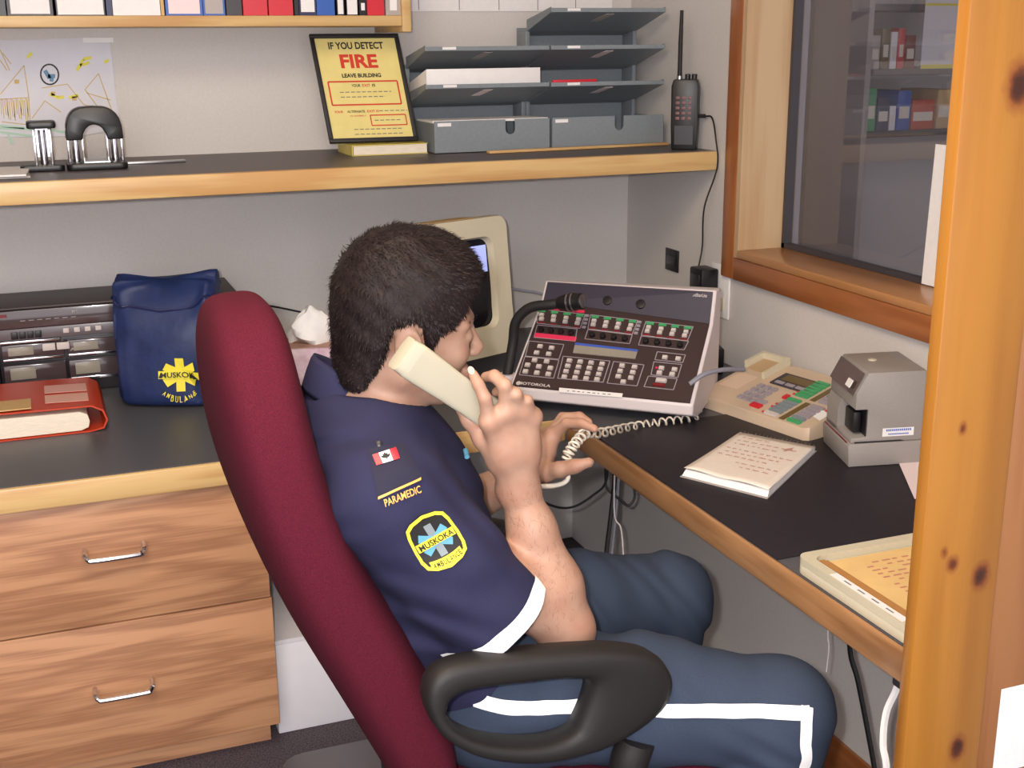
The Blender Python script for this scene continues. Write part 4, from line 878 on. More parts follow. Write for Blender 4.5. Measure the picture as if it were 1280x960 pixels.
for pq in ([(.0, .965), (.26, .965), (.26, 1.0), (.0, 1.0)], [(.0, .72), (.028, .72), (.028, .965), (.0, .965)], [(.24, .6), (.262, .6), (.262, .965), (.24, .965)]): platepoly(top, pq, .0004, .016, b_)
part('cradle_rim', b_, M['cream'], t)
part('faint_panel', platepoly(top, [(.04, .28), (.21, .28), (.21, .6), (.04, .6)], .0003, .0009, MB()), mat('pinkish_card', (216, 190, 168), .5), t)
part('display_bezel', platepoly(top, [(.34, .56), (.66, .56), (.66, .8), (.34, .8)], .0004, .004, MB()), M['dkgrey'], t)
part('display', platepoly(top, [(.38, .65), (.62, .65), (.62, .775), (.38, .775)], .0042, .0048, MB()), M['olive'], t)
def pkey(a, b, wa, wb, m, nm='key', h=.005, label=None):
    kk = ('p', m, wa, wb, nm); p = top(a, b)
    if kk not in KEY:
        o = part(nm, platepoly(top, [(a-wa, b-wb), (a+wa, b-wb), (a+wa, b+wb), (a-wa, b+wb)], .0004, h, MB()), M[m], t, 0, label); KEY[kk] = (o, p)
    else:
        o, p0 = KEY[kk]; c_ = o.copy(); C.objects.link(c_); c_.parent = t; c_.location = p-p0
for i in range(3): pkey(.41+i*.09, .595, .035, .02, 'btng', 'soft_key', .0065)
for i in range(4):
    for j in range(3): pkey(.325+j*.06, .17+i*.095, .023, .03, 'btng')
pkey(.5, .2, .035, .025, 'btng'); pkey(.5, .11, .042, .032, 'red', 'release_key', label='red key')
pkey(.585, .4, .018, .035, 'red', 'hold_key')
for k, (cx_, bs_, cols) in enumerate(((.665, (.06, .125, .19, .255, .32, .385), ('btn', 'silvert', 'silvert', 'silvert', 'silvert', 'green')), (.665, (.5, .56, .62, .68, .74, .8), ('green', 'green', 'green', 'green', 'green', 'green')), (.86, (.06, .125, .19, .255, .32, .385), ('green', 'silvert', 'btng', 'btng', 'btng', 'btng')), (.86, (.5, .56, .62, .68, .74, .8), ('btng', 'btng', 'silvert', 'silvert', 'green', 'green')))):
    for b, m in zip(bs_, cols): pkey(cx_, b, .052, .022, m)
for b in (.06, .19, .255, .5, .56, .68): pkey(.596, b, .01, .012, 'red', 'indicator', .002)
for b in (.39, .51): pkey(.935, b, .01, .012, 'red', 'indicator', .002)
for b0, b1 in ((.035, .42), (.475, .83)): part('name_strip', platepoly(top, [(.742, b0), (.785, b0), (.785, b1), (.742, b1)], .0004, .0012, MB()), M['olive'], t)
part('white_sticker', platepoly(top, [(.9, .24), (.985, .2), (.985, .34), (.9, .38)], .0008, .0014, MB()), M['white'], t)
# ------------------------------------------------------------------ notepad
nb = [V((-.563, -1.395, 0)), V((-.468, -1.571, 0)), V((-.213, -1.365, 0)), V((-.312, -1.212, 0))]
def npf(a, b, z): return nb[0]*(1-a)*(1-b)+nb[1]*a*(1-b)+nb[2]*a*b+nb[3]*(1-a)*b+V((0, 0, z))
t = thing('notepad', 'white spiral notepad with handwriting lying on the black blotter', 'notepad', npf(.5, .5, ZB))
part('backing', MB().hexa([npf(0, 0, ZB-.0004), npf(1, 0, ZB-.0004), npf(1, 1, ZB-.0004), npf(0, 1, ZB-.0004), npf(0, 0, ZB+.001), npf(1, 0, ZB+.001), npf(1, 1, ZB+.001), npf(0, 1, ZB+.001)]), M['greyv'], t)
part('pages', MB().hexa([npf(.01, .02, ZB+.0012), npf(.99, .02, ZB+.0012), npf(.99, .97, ZB+.0012), npf(.01, .97, ZB+.0012), npf(.03, .05, ZB+.013), npf(.99, .05, ZB+.013), npf(.99, .97, ZB+.013), npf(.02, .97, ZB+.013)]), M['white'], t)
g = MB(); K = 12; vs = [npf(.02+.97*i/K, .03+.94*j/K, ZB+.0135+.004*(1-j/K)**3+(.0015*math.sin(i*.9))*(1-j/K)) for i in range(K+1) for j in range(K+1)]
g.raw(vs, [(i*(K+1)+j, (i+1)*(K+1)+j, (i+1)*(K+1)+j+1, i*(K+1)+j+1) for i in range(K) for j in range(K)])
sheet = part('top_sheet', g, mat('notepad_sheet', (238, 226, 214), .7, noise=.02), t, 180); md = sheet.modifiers.new('s', 'SOLIDIFY'); md.thickness = .0004
b_ = MB(); r2 = random.Random(3)
def npt(a, b): return npf(.02+.97*a, .03+.94*b, ZB+.0142+.004*(1-b)**3+.0012*(1-b))
for b, a0, a1 in ((.88, .12, .5), (.8, .1, .8), (.72, .12, .62), (.6, .1, .9), (.52, .14, .8), (.44, .1, .66), (.33, .4, .86), (.25, .5, .8)):
    a = a0
    while a < a1:
        w_ = r2.uniform(.03, .09)
        n_ = int(w_/.012)
        for k in range(n_): strip2d(b_, npt, (a+k*.012, b+(k % 2)*.018), (a+(k+1)*.012, b+((k+1) % 2)*.018+r2.uniform(-.004, .008)), .007)
        a += w_+.03
for k in range(4): strip2d(b_, npt, (.73, .82-.02*k), (.8, .88-.018*k), .007)
part('handwriting', b_, M['inkred'], t, 0)
b_ = MB()
for i in range(20):
    c_ = npf(.03+.94*i/19, .985, ZB+.008); d = (npf(0, 1, 0)-npf(0, 0, 0)).normalized()
    b_.tube([c_+d*.007*math.cos(a)+Z3*.0072*math.sin(a) for a in [2*PI*k/10 for k in range(11)]], .0009, 5)
part('spiral', b_, M['steel'], t)
# ------------------------------------------------------------------ time clock
c0 = V((-.212, -1.475, 0)); cr_ = V((.977, -.211, 0)); ce = V((.3, .954, 0)).normalized(); zc = ZB
def ck(poly, e0, e1, mb=None, bev=0):
    mb = mb or MB(); return mb.prism(poly, c0+ce*e0, cr_, Z3, ce, e1-e0, bev)
t = thing('time_clock', 'grey time stamp clock with slanted window on the right desk beside the post', 'time clock', c0+cr_*.07+ce*.09+Z3*zc)
CW = .165
part('base', ck([(0, zc), (.158, zc), (.158, zc+.05), (-.0, zc+.05), (-.004, zc+.044)], -.003, CW+.003, None, .002), M['putty'], t)
bodyp = [(.002, zc+.0505), (.158, zc+.0505), (.158, zc+.2), (.03, zc+.2), (.004, zc+.15)]
notch = [(.002, zc+.0505), (.158, zc+.0505), (.158, zc+.2), (.032, zc+.2), (.008, zc+.155), (.008, zc+.122), (.036, zc+.122), (.036, zc+.062), (.002, zc+.062)]
part('housing', ck(notch, 0, CW*.99, None, .002), M['putty'], t)
part('throat', ck([(.0385-.002, zc+.0635), (.0365-.001, zc+.1205), (.0335, zc+.1205), (.0335, zc+.0635)], .004, CW-.004), M['stereo'], t)
part('print_head', ck([(.012, zc+.066), (.03, zc+.066), (.03, zc+.112), (.012, zc+.112)], .02, .075, None, .004), M['black'], t)
part('side_cheek', ck([(.002, zc+.0505), (.0325, zc+.0505), (.0325, zc+.121), (.008, zc+.1215), (.002, zc+.1)], CW*.55, CW*.98), M['putty'], t)
part('window', ck([(.0035, zc+.152), (.0265, zc+.197), (.0235, zc+.1985), (.0005, zc+.154)], .012, CW-.012), mat('smoked_window', (84, 66, 60), .12, coat=.6), t)
part('dial', ck([(-.001, zc+.165), (.0068, zc+.18), (.0045, zc+.1805), (-.003, zc+.166)], .02, .045), M['white'], t)
part('red_edge', ck([(-.0045, zc+.05), (-.002, zc+.05), (-.002, zc+.0515), (-.0045, zc+.0515)], .01, CW-.01), M['dkred'], t)
side = lambda a, b: c0+cr_*a-ce*.0012+Z3*b
b_ = MB(); flat(b_, side, [(.07, zc+.062), (.139, zc+.062), (.139, zc+.08), (.07, zc+.08)]); part('maker_label', b_, M['white'], t, 0)
side2 = lambda a, b: c0+cr_*a-ce*.0018+Z3*b
b_ = MB()
for k in range(13): strip2d(b_, side2, (.078+k*.0043, zc+.0755), (.0808+k*.0043, zc+.0755), .0046); strip2d(b_, side2, (.083+k*.0035, zc+.067), (.0855+k*.0035, zc+.067), .003)
part('label_print', b_, M['lcdb'], t, 0)
part('slot', ck([(.01, zc+.0506), (.12, zc+.0506), (.11, zc+.0535), (.01, zc+.0535)], -.0012, -.0002), M['ink'], t)
part('lock', MB().lathe([(.009, 0), (.009, .002), (.006, .003)], c0+cr_*.075+ce*.1+Z3*(zc+.2), (0, 0, 1), 14), M['cream'], t)
# ------------------------------------------------------------------ card beside the clock
q = [pl(1123, 578, 2, ZB), pl(1148, 568, 2, ZB), pl(1160, 640, 2, ZB), pl(1143, 624, 2, ZB)]
cdn = [q[0], q[0]+V((.22, .02, 0)), q[0]+V((.2, -.2, 0)), q[3]+V((0, 0, 0))]
solo('form_card', MB().hexa([p+Z3*.0005 for p in cdn]+[p+Z3*.002 for p in cdn]), M['pink'], 'pale printed card on the desk between the time clock and the wooden post', 'card', cdn[0])
# ------------------------------------------------------------------ cream clipboard tray with listing
t = thing('list_tray', 'cream plastic directory tray holding a yellowed list on the desk edge', 'tray', (-.42, -2.0, ZD))
hx0, hx1, hy0, hy1 = -.603, -.22, -2.169, -1.868
hw, hh_ = hx1-hx0, hy1-hy0; hc = V(((hx0+hx1)/2, (hy0+hy1)/2, 0))
part('tray_base', MB().prism(rrect(hw, hh_, .02, 6), hc+Z3*(ZD+.0006), X3, Y3, Z3, .018, .003), M['cream'], t)
part('rim', MB().prism(rrect(hw, hh_, .02, 6)+[rrect(hw, hh_, .02, 6)[0]]+[(p[0]*.9, p[1]*.86) for p in (rrect(hw, hh_, .02, 6)+[rrect(hw, hh_, .02, 6)[0]])][::-1], hc+Z3*(ZD+.0188), X3, Y3, Z3, .012, 0), M['cream'], t)
part('list_sheet', MB().span((hx0+.035, hy0+.025, ZD+.0188), (hx1-.03, hy1-.03, ZD+.0215)), M['tan'] if False else mat('yellowed_paper', (226, 190, 128), .6, noise=.06, nscale=20), t)
part('page_step', MB().span((hx0+.022, hy0+.023, ZD+.0188), (hx0+.045, hy1-.028, ZD+.0235)).span((hx0+.028, hy0+.023, ZD+.0237), (hx0+.038, hy1-.028, ZD+.026)), mat('brown_page_step', (176, 126, 70), .6), t)
b_ = MB(); fz = lambda a, b: V((a, b, ZD+.0219))
for i in range(9):
    for j in range(13):
        if (i*7+j*3) % 5: strip2d(b_, fz, (hx0+.09+i*.02, hy1-.06-j*.014), (hx0+.1+i*.02+((i+j) % 3)*.003, hy1-.06-j*.014), .0045)
part('printed_list', b_, M['inkred'], t, 0)
b_ = MB(); fz2 = lambda a, b: V((a, b, ZD+.031))
flat(b_, fz2, [(hx0+.004, hy0+.03), (hx0+.019, hy0+.03), (hx0+.019, hy1-.09), (hx0+.004, hy1-.09)]); part('side_label', b_, M['white'], t, 0)
b_ = MB(); fz2 = lambda a, b: V((a, b, ZD+.0314))
for k in range(4): strip2d(b_, fz2, (hx0+.011, hy1-.12-k*.035), (hx0+.011, hy1-.138-k*.035), .003)
part('side_label_print', b_, M['inkgrey'], t, 0)
# ------------------------------------------------------------------ cables under the desk
def cable(pts, r, m, label, n=6, up=True, down=False): pts = ([V((pts[0].x, pts[0].y, .672))]+list(pts)+([V((pts[-1].x, pts[-1].y, .12)), V((pts[-1].x-.02, pts[-1].y+.01, .008)), V((pts[-1].x-.12, pts[-1].y+.05, .008))] if down else [])) if up else list(pts); cp = spline(pts, 8); return solo('cable', MB().tube(cp, r, n), m, label, 'cable', cp[-1])
U = lambda x, y, z: atz(x, y, z)
cable([U(768, 600, 2.95), U(764, 640, 2.95), U(758, 690, 2.95), U(755, 730, 2.95)], .0055, M['cable'], 'black cable hanging straight below the corner of the desk', down=True)
cable([U(758, 600, 2.97), U(740, 620, 2.97), U(715, 634, 2.97), U(690, 632, 2.95), U(660, 615, 2.95), U(645, 590, 2.97)], .003, M['cable'], 'thin dark cable swinging left under the desk corner')
cable([U(757, 600, 2.96), U(760, 612, 2.96), U(772, 622, 2.96), U(785, 632, 2.96), U(793, 622, 2.96), U(792, 605, 2.96)], .003, M['cable'], 'thin dark cable loop right of the straight black cable under the desk')
cable([U(773, 600, 2.98), U(770, 640, 2.98), U(765, 690, 2.98), U(763, 720, 2.98)], .0045, M['cableg'], 'grey cable hanging beside the straight black cable under the desk', down=True)
cable([U(768, 640, 2.94), U(776, 660, 2.94), U(779, 690, 2.94), U(780, 730, 2.94)], .002, M['bezw'], 'pale thin wire hanging below the desk corner')
cable([U(1062, 806, 2.2), U(1072, 850, 2.2), U(1082, 900, 2.2), U(1093, 960, 2.2), U(1098, 1000, 2.2)], .0048, M['cable'], 'black cable hanging under the right desk near the post', down=True)
cable([U(1035, 785, 2.3), U(1036, 810, 2.3), U(1033, 840, 2.3)], .0012, M['bezw'], 'fine white thread hanging under the right desk edge')
cable([U(1122, 856, 1.93), U(1108, 890, 1.93), U(1104, 930, 1.93), U(1108, 990, 1.93)], .006, M['white'], 'white cord curving down left of the wooden post', down=True)
# ------------------------------------------------------------------ office chair
def ring_se(c, u, v, a, b, e=.5, n=32):
    out = []
    for i in range(n):
        t = 2*PI*i/n; cc, ss = math.cos(t), math.sin(t)
        out.append(V(c)+V(u)*(a*math.copysign(abs(cc)**e, cc))+V(v)*(b*math.copysign(abs(ss)**e, ss)))
    return out
CYc = -1.735
chair = thing('office_chair', 'burgundy cloth high-back office chair with black loop armrests under the paramedic', 'chair', (-1.02, CYc, 0))
sp = [(1.247, -1.478, .03, .022), (1.24, -1.478, .075, .038), (1.222, -1.476, .115, .05), (1.185, -1.474, .155, .058), (1.13, -1.47, .188, .062), (1.04, -1.46, .214, .064), (.93, -1.432, .226, .064), (.82, -1.388, .23, .068), (.72, -1.338, .232, .07), (.62, -1.294, .232, .068), (.54, -1.266, .228, .06), (.475, -1.255, .2, .045), (.465, -1.255, .12, .025)]
rings = []
for k, (z, x, hw_, th) in enumerate(sp):
    z2, x2 = sp[min(k+1, len(sp)-1)][:2]; z1, x1 = sp[max(k-1, 0)][:2]
    tdir = V((x2-x1, 0, z2-z1)).normalized(); nrm2 = V((0, 1, 0)).cross(tdir)
    rings.append(ring_se((x, CYc, z), (0, 1, 0), nrm2, hw_, th, .62))
o = part('backrest', MB().loft(rings), M['burg'], chair, 180); md = o.modifiers.new('s', 'SUBSURF'); md.levels = md.render_levels = 2
rings = [ring_se((-1.0, CYc-.008, z), (1, 0, 0), (0, 1, 0), a, b, .45, 40) for z, a, b in ((.378, .2, .2), (.381, .235, .24), (.405, .25, .258), (.44, .256, .263), (.468, .252, .258), (.483, .228, .232), (.488, .15, .15))]
o = part('seat', MB().loft(rings), M['burg'], chair, 180); md = o.modifiers.new('s', 'SUBSURF'); md.levels = md.render_levels = 2
part('seat_pan', MB().prism(rrect(.42, .4, .06), (-1.0, CYc, .352), X3, Y3, Z3, .022, .004), M['blackr'], chair)
part('back_bar', MB().tube(spline([(-1.05, CYc, .345), (-1.2, CYc, .34), (-1.262, CYc, .37), (-1.28, CYc, .5)], 6), .02, 10), M['blackr'], chair)
part('gas_column', MB().lathe([(.03, .09), (.03, .22), (.02, .221), (.02, .352)], (-1.0, CYc, 0)), M['blackr'], chair)
for k in range(5):
    a = 2*PI*k/5+.3; d_ = V((math.cos(a), math.sin(a), 0)); c_ = V((-1.0, CYc, 0))
    lg = part('leg', MB().hexa([c_+d_*.02+d_.cross(Z3)*.025+Z3*.075, c_+d_*.29+d_.cross(Z3)*.016+Z3*.06, c_+d_*.29-d_.cross(Z3)*.016+Z3*.06, c_+d_*.02-d_.cross(Z3)*.025+Z3*.075, c_+d_*.02+d_.cross(Z3)*.025+Z3*.115, c_+d_*.29+d_.cross(Z3)*.016+Z3*.085, c_+d_*.29-d_.cross(Z3)*.016+Z3*.085, c_+d_*.02-d_.cross(Z3)*.025+Z3*.115], .006), M['blackr'], chair)
    part('caster', MB().lathe([(.018, -.022), (.026, -.018), (.026, -.003), (.015, 0), (.026, .003), (.026, .018), (.018, .022)], c_+d_*.28+Z3*.0318, d_.cross(Z3)), M['blackr'], lg)
def armrest(y, first=None):
    if first:
        dy = y-first[0]
        for o in first[1]: c_ = o.copy(); C.objects.link(c_); c_.parent = chair; c_.location = (0, dy, 0)
        return
    outer = [(535, 882), (538, 862), (550, 845), (575, 834), (620, 826), (680, 820), (740, 816), (790, 817), (825, 825), (842, 842), (846, 862), (838, 885), (815, 908), (780, 930), (740, 946), (690, 957), (640, 957), (595, 948), (562, 930), (543, 908)]
    inner = [(561, 897), (564, 884), (572, 876), (588, 868), (625, 862), (670, 857), (705, 853), (732, 852), (741, 858), (741, 870), (738, 882), (733, 896), (728, 908), (722, 920), (710, 927), (685, 934), (650, 936), (612, 932), (585, 922), (568, 910)]
    yy = y-.026
    po = [pl(*p, 1, yy) for p in outer]; pi_ = [pl(*p, 1, yy) for p in inner]
    # densify
    def dens(P): return [q for q in spline(P+[P[0]], 3)[:-1]]
    po, pi_ = dens(po), dens(pi_); n = len(po); NS = 14; rings = []
    for i in range(n):
        c_ = (po[i]+pi_[i])/2; h = (po[i]-pi_[i])/2; hl = h.length; hd = h/hl
        tk = .027; rr_ = []
        for k in range(NS):
            a = 2*PI*k/NS; cc, ss = math.cos(a), math.sin(a); e = .62 if hl < .03 else .5
            rr_.append(V((c_.x, y, c_.z))+hd*(hl*math.copysign(abs(cc)**e, cc))+Y3*(tk*math.copysign(abs(ss)**e, ss)))
        rings.append(rr_)
    vs = [p for r in rings for p in r]; fs = [(i*NS+k, i*NS+(k+1) % NS, ((i+1) % n)*NS+(k+1) % NS, ((i+1) % n)*NS+k) for i in range(n) for k in range(NS)]
    o1 = part('armrest', MB().raw(vs, fs), M['armp'], chair, 180)
    p = [pl(795, 925, 1, y), pl(785, 960, 1, y), V((-.98, y+.03, .42)), V((-.99, y+.08, .362))]
    o2 = part('armrest_post', MB().tube(spline([p[0], p[1]+V((0, 0, -.0)), V((-.965, y+.015, .43)), V((-.97, y+.09, .36)), V((-.98, y+.15, .36))], 6), [.03]*12+[.024]*13, 12), M['armp'], chair)
    return (y, [o1, o2])
fa = armrest(-2.0); armrest(-1.47, fa)

# ------------------------------------------------------------------ signed-distance modelling of the paramedic
class SDF:
    def __init__(s, lo, hi, h):
        s.lo = np.array(lo, np.float32); s.h = h; s.n = np.ceil((np.array(hi)-np.array(lo))/h).astype(int)+1
        s.a = np.full(s.n, 1.0, np.float32)
        s.ax = [s.lo[i]+h*np.arange(s.n[i], dtype=np.float32) for i in range(3)]
    def sub(s, lo, hi):
        i0 = np.clip(np.floor((np.array(lo)-s.lo)/s.h).astype(int), 0, s.n); i1 = np.clip(np.ceil((np.array(hi)-s.lo)/s.h).astype(int)+1, 0, s.n)
        sl = tuple(slice(a, b) for a, b in zip(i0, i1))
        return sl, np.stack(np.meshgrid(*[s.ax[k][sl[k]] for k in range(3)], indexing='ij'), -1)
    def op(s, fn, lo, hi, k, mode='u'):
        m = max(k, .004)*1.2+.02
        sl, P = s.sub(np.array(lo)-m, np.array(hi)+m)
        if min(P.shape[:3]) == 0: return s
        d = fn(P).astype(np.float32); a = s.a[sl]
        if mode == 'u':
            if k > 0: h = np.maximum(k-np.abs(a-d), 0)/k; r = np.minimum(a, d)-h*h*k*.25
            else: r = np.minimum(a, d)
        else:
            d = -d
            if k > 0: h = np.maximum(k-np.abs(a-d), 0)/k; r = np.maximum(a, d)+h*h*k*.25
            else: r = np.maximum(a, d)
        s.a[sl] = r; return s
    def cap(s, a, b, ra, rb, k=.015, mode='u', sq=None):
        a, b = np.array(a, np.float32), np.array(b, np.float32); ab = b-a; L2 = float(ab@ab) or 1e-9; r = max(ra, rb)
        def fn(P):
            t = np.clip(((P-a)@ab)/L2, 0, 1); q = P-a-t[..., None]*ab
            return np.sqrt((q*q).sum(-1))-(ra+(rb-ra)*t)
        return s.op(fn, np.minimum(a, b)-r, np.maximum(a, b)+r, k, mode)
    def chain(s, pts, rs, k=.012):
        for i in range(len(pts)-1): s.cap(pts[i], pts[i+1], rs[i], rs[i+1], k)
        return s
    def ell(s, c, r, R=None, k=.015, mode='u'):
        c, r = np.array(c, np.float32), np.array(r, np.float32); Rm = np.array(R, np.float32) if R is not None else np.eye(3, dtype=np.float32)
        def fn(P):
            q = (P-c)@Rm; k0 = np.sqrt(((q/r)**2).sum(-1))+1e-6; k1 = np.sqrt(((q/(r*r))**2).sum(-1))+1e-6
            return k0*(k0-1)/k1
        m = float(max(r)); return s.op(fn, c-m, c+m, k, mode)
    def plane(s, p, n, lo, hi, k=.004):                 # cut away the side the normal points to
        p, n = np.array(p, np.float32), np.array(n, np.float32); n = n/np.linalg.norm(n)
        return s.op(lambda P: -((P-p)@n), lo, hi, k, 'c')
    def mesh(s, disp=None):
        A = s.a; S = A < 0; n = A.shape
        c = np.zeros((n[0]-1, n[1]-1, n[2]-1), np.int8)
        for i in (0, 1):
            for j in (0, 1):
                for k in (0, 1): c += S[i:n[0]-1+i, j:n[1]-1+j, k:n[2]-1+k]
        act = (c > 0) & (c < 8); idx = np.argwhere(act); num = np.full(act.shape, -1, np.int32); num[act] = np.arange(len(idx))
        pos = np.zeros((len(idx), 3)); cnt = np.zeros(len(idx)); I = idx
        for ax in range(3):
            e = np.eye(3, dtype=int)[ax]; o1, o2 = [np.eye(3, dtype=int)[q] for q in range(3) if q != ax]
            for a in (0, 1):
                for b in (0, 1):
                    p0 = I+o1*a+o2*b; p1 = p0+e; v0, v1 = A[tuple(p0.T)], A[tuple(p1.T)]; m = (v0 < 0) != (v1 < 0)
                    t = np.where(m, v0/np.where(m, v0-v1, 1), 0); pos[m] += (p0+e*t[:, None])[m]; cnt[m] += 1
        pos = pos/cnt[:, None]*s.h+s.lo; F = []
        for ax in range(3):
            e = np.eye(3, dtype=int)[ax]; u, v = [np.eye(3, dtype=int)[q] for q in ((ax+1) % 3, (ax+2) % 3)]
            sl0 = [slice(None)]*3; sl1 = [slice(None)]*3; sl0[ax] = slice(0, n[ax]-1); sl1[ax] = slice(1, n[ax])
            x = S[tuple(sl0)] != S[tuple(sl1)]; g = np.argwhere(x)
            ok = (g[:, (ax+1) % 3] > 0) & (g[:, (ax+2) % 3] > 0) & (g[:, (ax+1) % 3] < n[(ax+1) % 3]-1) & (g[:, (ax+2) % 3] < n[(ax+2) % 3]-1); g = g[ok]
            q = np.stack([num[tuple((g-u*a-v*b).T)] for a, b in ((1, 1), (0, 1), (0, 0), (1, 0))], 1)
            fl = ~S[tuple(g.T)]; q[fl] = q[fl][:, ::-1]; F.append(q)
        F = np.concatenate(F); F = F[(F >= 0).all(1)]
        return pos, F
def npmesh(name, pos, F, m, parent=None, smooth_it=0):
    me = bpy.data.meshes.new(name)
    inv = np.array(WM[parent.name].inverted()) if parent is not None else np.eye(4)
    pos = pos@inv[:3, :3].T+inv[:3, 3]
    me.from_pydata(pos.tolist(), [], F.tolist()); me.update(); me.validate()
    for p in me.polygons: p.use_smooth = True
    me.materials.append(m); o = bpy.data.objects.new(name, me); C.objects.link(o)
    if parent is not None: o.parent = parent
    WM[o.name] = WM[parent.name].copy() if parent is not None else Matrix()
    return o
def relax(pos, F, n=2, lam=.5):
    E = np.concatenate([F[:, [0, 1]], F[:, [1, 2]], F[:, [2, 3]], F[:, [3, 0]]]); E = np.concatenate([E, E[:, ::-1]])
    deg = np.bincount(E[:, 0], minlength=len(pos))[:, None]
    for _ in range(n):
        acc = np.stack([np.bincount(E[:, 0], weights=pos[E[:, 1], k], minlength=len(pos)) for k in range(3)], 1)
        pos = pos+(acc/np.maximum(deg, 1)-pos)*lam
    return pos
def normals(pos, F):
    n = np.cross(pos[F[:, 2]]-pos[F[:, 0]], pos[F[:, 3]]-pos[F[:, 1]]); N = np.zeros_like(pos)
    for k in range(4):
        for ax in range(3): N[:, ax] += np.bincount(F[:, k], weights=n[:, ax], minlength=len(pos))
    return N/np.maximum(np.linalg.norm(N, axis=1, keepdims=True), 1e-9)
P_ = lambda x, y, z: np.array(atz(x, y, z))

# head frame: columns forward, left, up
def hframe(a, pd, rl):
    a, pd, rl = [math.radians(q) for q in (a, pd, rl)]
    f = np.array([math.cos(a)*math.cos(pd), math.sin(a)*math.cos(pd), -math.sin(pd)]); l = np.array([-math.sin(a), math.cos(a), 0]); u = np.cross(f, l)
    c, s_ = math.cos(rl), math.sin(rl); l, u = c*l+s_*u, -s_*l+c*u
    return np.array([f, l, u]).T
HM = hframe(-2, 6, 9); HO = P_(517, 437, 1.745)-HM@np.array([-.005, -.08, 0])
H = lambda x, y, z: HO+HM@np.array([x, y, z])

# skeleton
SR, SL = np.array([-1.312, -1.893, .975]), np.array([-1.285, -1.53, .985])
EL_R = P_(706, 783, 1.868); WR = P_(648, 612, 1.83)
EL_L = np.array([-1.10, -1.445, .74]); WL = P_(664, 588, 2.14)
C7 = np.array([-1.318, -1.712, 1.065]); PEL = np.array([-1.13, -1.735, .595]); MID = np.array([-1.235, -1.73, .78]); CH = np.array([-1.29, -1.722, .95])
HR, HL = np.array([-1.10, -1.845, .585]), np.array([-1.10, -1.635, .61])
KR, KL = np.array([-.705, -1.985, .548]), np.array([-.69, -1.575, .562])
AR, AL = np.array([-.70, -2.01, .1]), np.array([-.68, -1.57, .1])

body = SDF((-1.50, -2.09, .5), (-.72, -1.34, 1.37), .0031)
# head
body.ell(H(-.006, 0, .05), (.093, .077, .088), HM, 0)
body.ell(H(.03, 0, -.002), (.068, .066, .09), HM, .02); body.ell(H(.03, 0, -.06), (.062, .057, .048), HM, .02)
body.ell(H(.076, 0, -.09), (.022, .026, .02), HM, .02)
body.cap(H(-.005, -.055, -.05), H(.06, -.032, -.088), .02, .016, .02); body.cap(H(-.005, .055, -.05), H(.06, .032, -.088), .02, .016, .02)
for s_ in (-1, 1):
    body.ell(H(.066, s_*.042, -.02), (.024, .022, .024), HM, .02)
    body.cap(H(.092, s_*.012, .026), H(.076, s_*.045, .026), .01, .009, .012)
    body.ell(H(.1, s_*.032, .004), (.013, .017, .011), HM, .008, 'c'); body.ell(H(.0835, s_*.032, .005), (.0135, .0145, .0125), HM, .004)
    body.ell(H(.108, s_*.0115, -.03), (.011, .0065, .007), HM, .006)
body.cap(H(.091, 0, .022), H(.1165, 0, -.021), .0072, .008, .012); body.ell(H(.117, 0, -.025), (.0095, .0098, .0085), HM, .008)
body.cap(H(.101, -.016, -.059), H(.101, .016, -.059), .0065, .0065, .008); body.cap(H(.099, -.014, -.07), H(.099, .014, -.07), .0075, .0075, .006)
for s_ in (-1, 1):                                           # ears
    ERm = HM@np.array([[.94, s_*-.30, -.17], [s_*.30, .955, 0], [.17, 0, .985]])
    body.ell(H(-.012, s_*.079, .0), (.021, .0085, .034), ERm, .008); body.ell(H(-.006, s_*.088, .002), (.0115, .0075, .019), ERm, .004, 'c'); body.ell(H(-.002, s_*.081, -.026), (.01, .007, .011), ERm, .006)
# neck and trunk
body.cap(H(-.03, 0, -.05), C7+np.array([.035, 0, .0]), .057, .063, .03)
body.cap(C7+np.array([.02, 0, -.02]), CH, .06, .11, .05); body.ell(CH, (.1, .165, .14), None, .05); body.ell(MID, (.1, .15, .16), None, .05); body.ell(PEL, (.11, .16, .075), None, .05)
body.cap(C7+np.array([.01, -.04, -.02]), SR, .05, .055, .04); body.cap(C7+np.array([.01, .04, -.02]), SL, .05, .055, .04)
# right arm (to the ear)
body.cap(SR, EL_R+(SR-EL_R)*.3, .058, .048, .03); body.cap(EL_R+(SR-EL_R)*.3, EL_R, .048, .039, .02)
ELT = P_(716, 796, 1.876); body.ell(ELT, (.026, .026, .024), None, .03)
FM = EL_R+(WR-EL_R)*.3
body.cap(EL_R, FM, .042, .0455, .02); body.cap(FM, EL_R+(WR-EL_R)*.72, .0455, .034, .02); body.cap(EL_R+(WR-EL_R)*.72, WR, .034, .0275, .02)
body.cap(WR+np.array([.006, .0, .0]), WR+np.array([-.008, .01, .0]), .026, .024, .015)
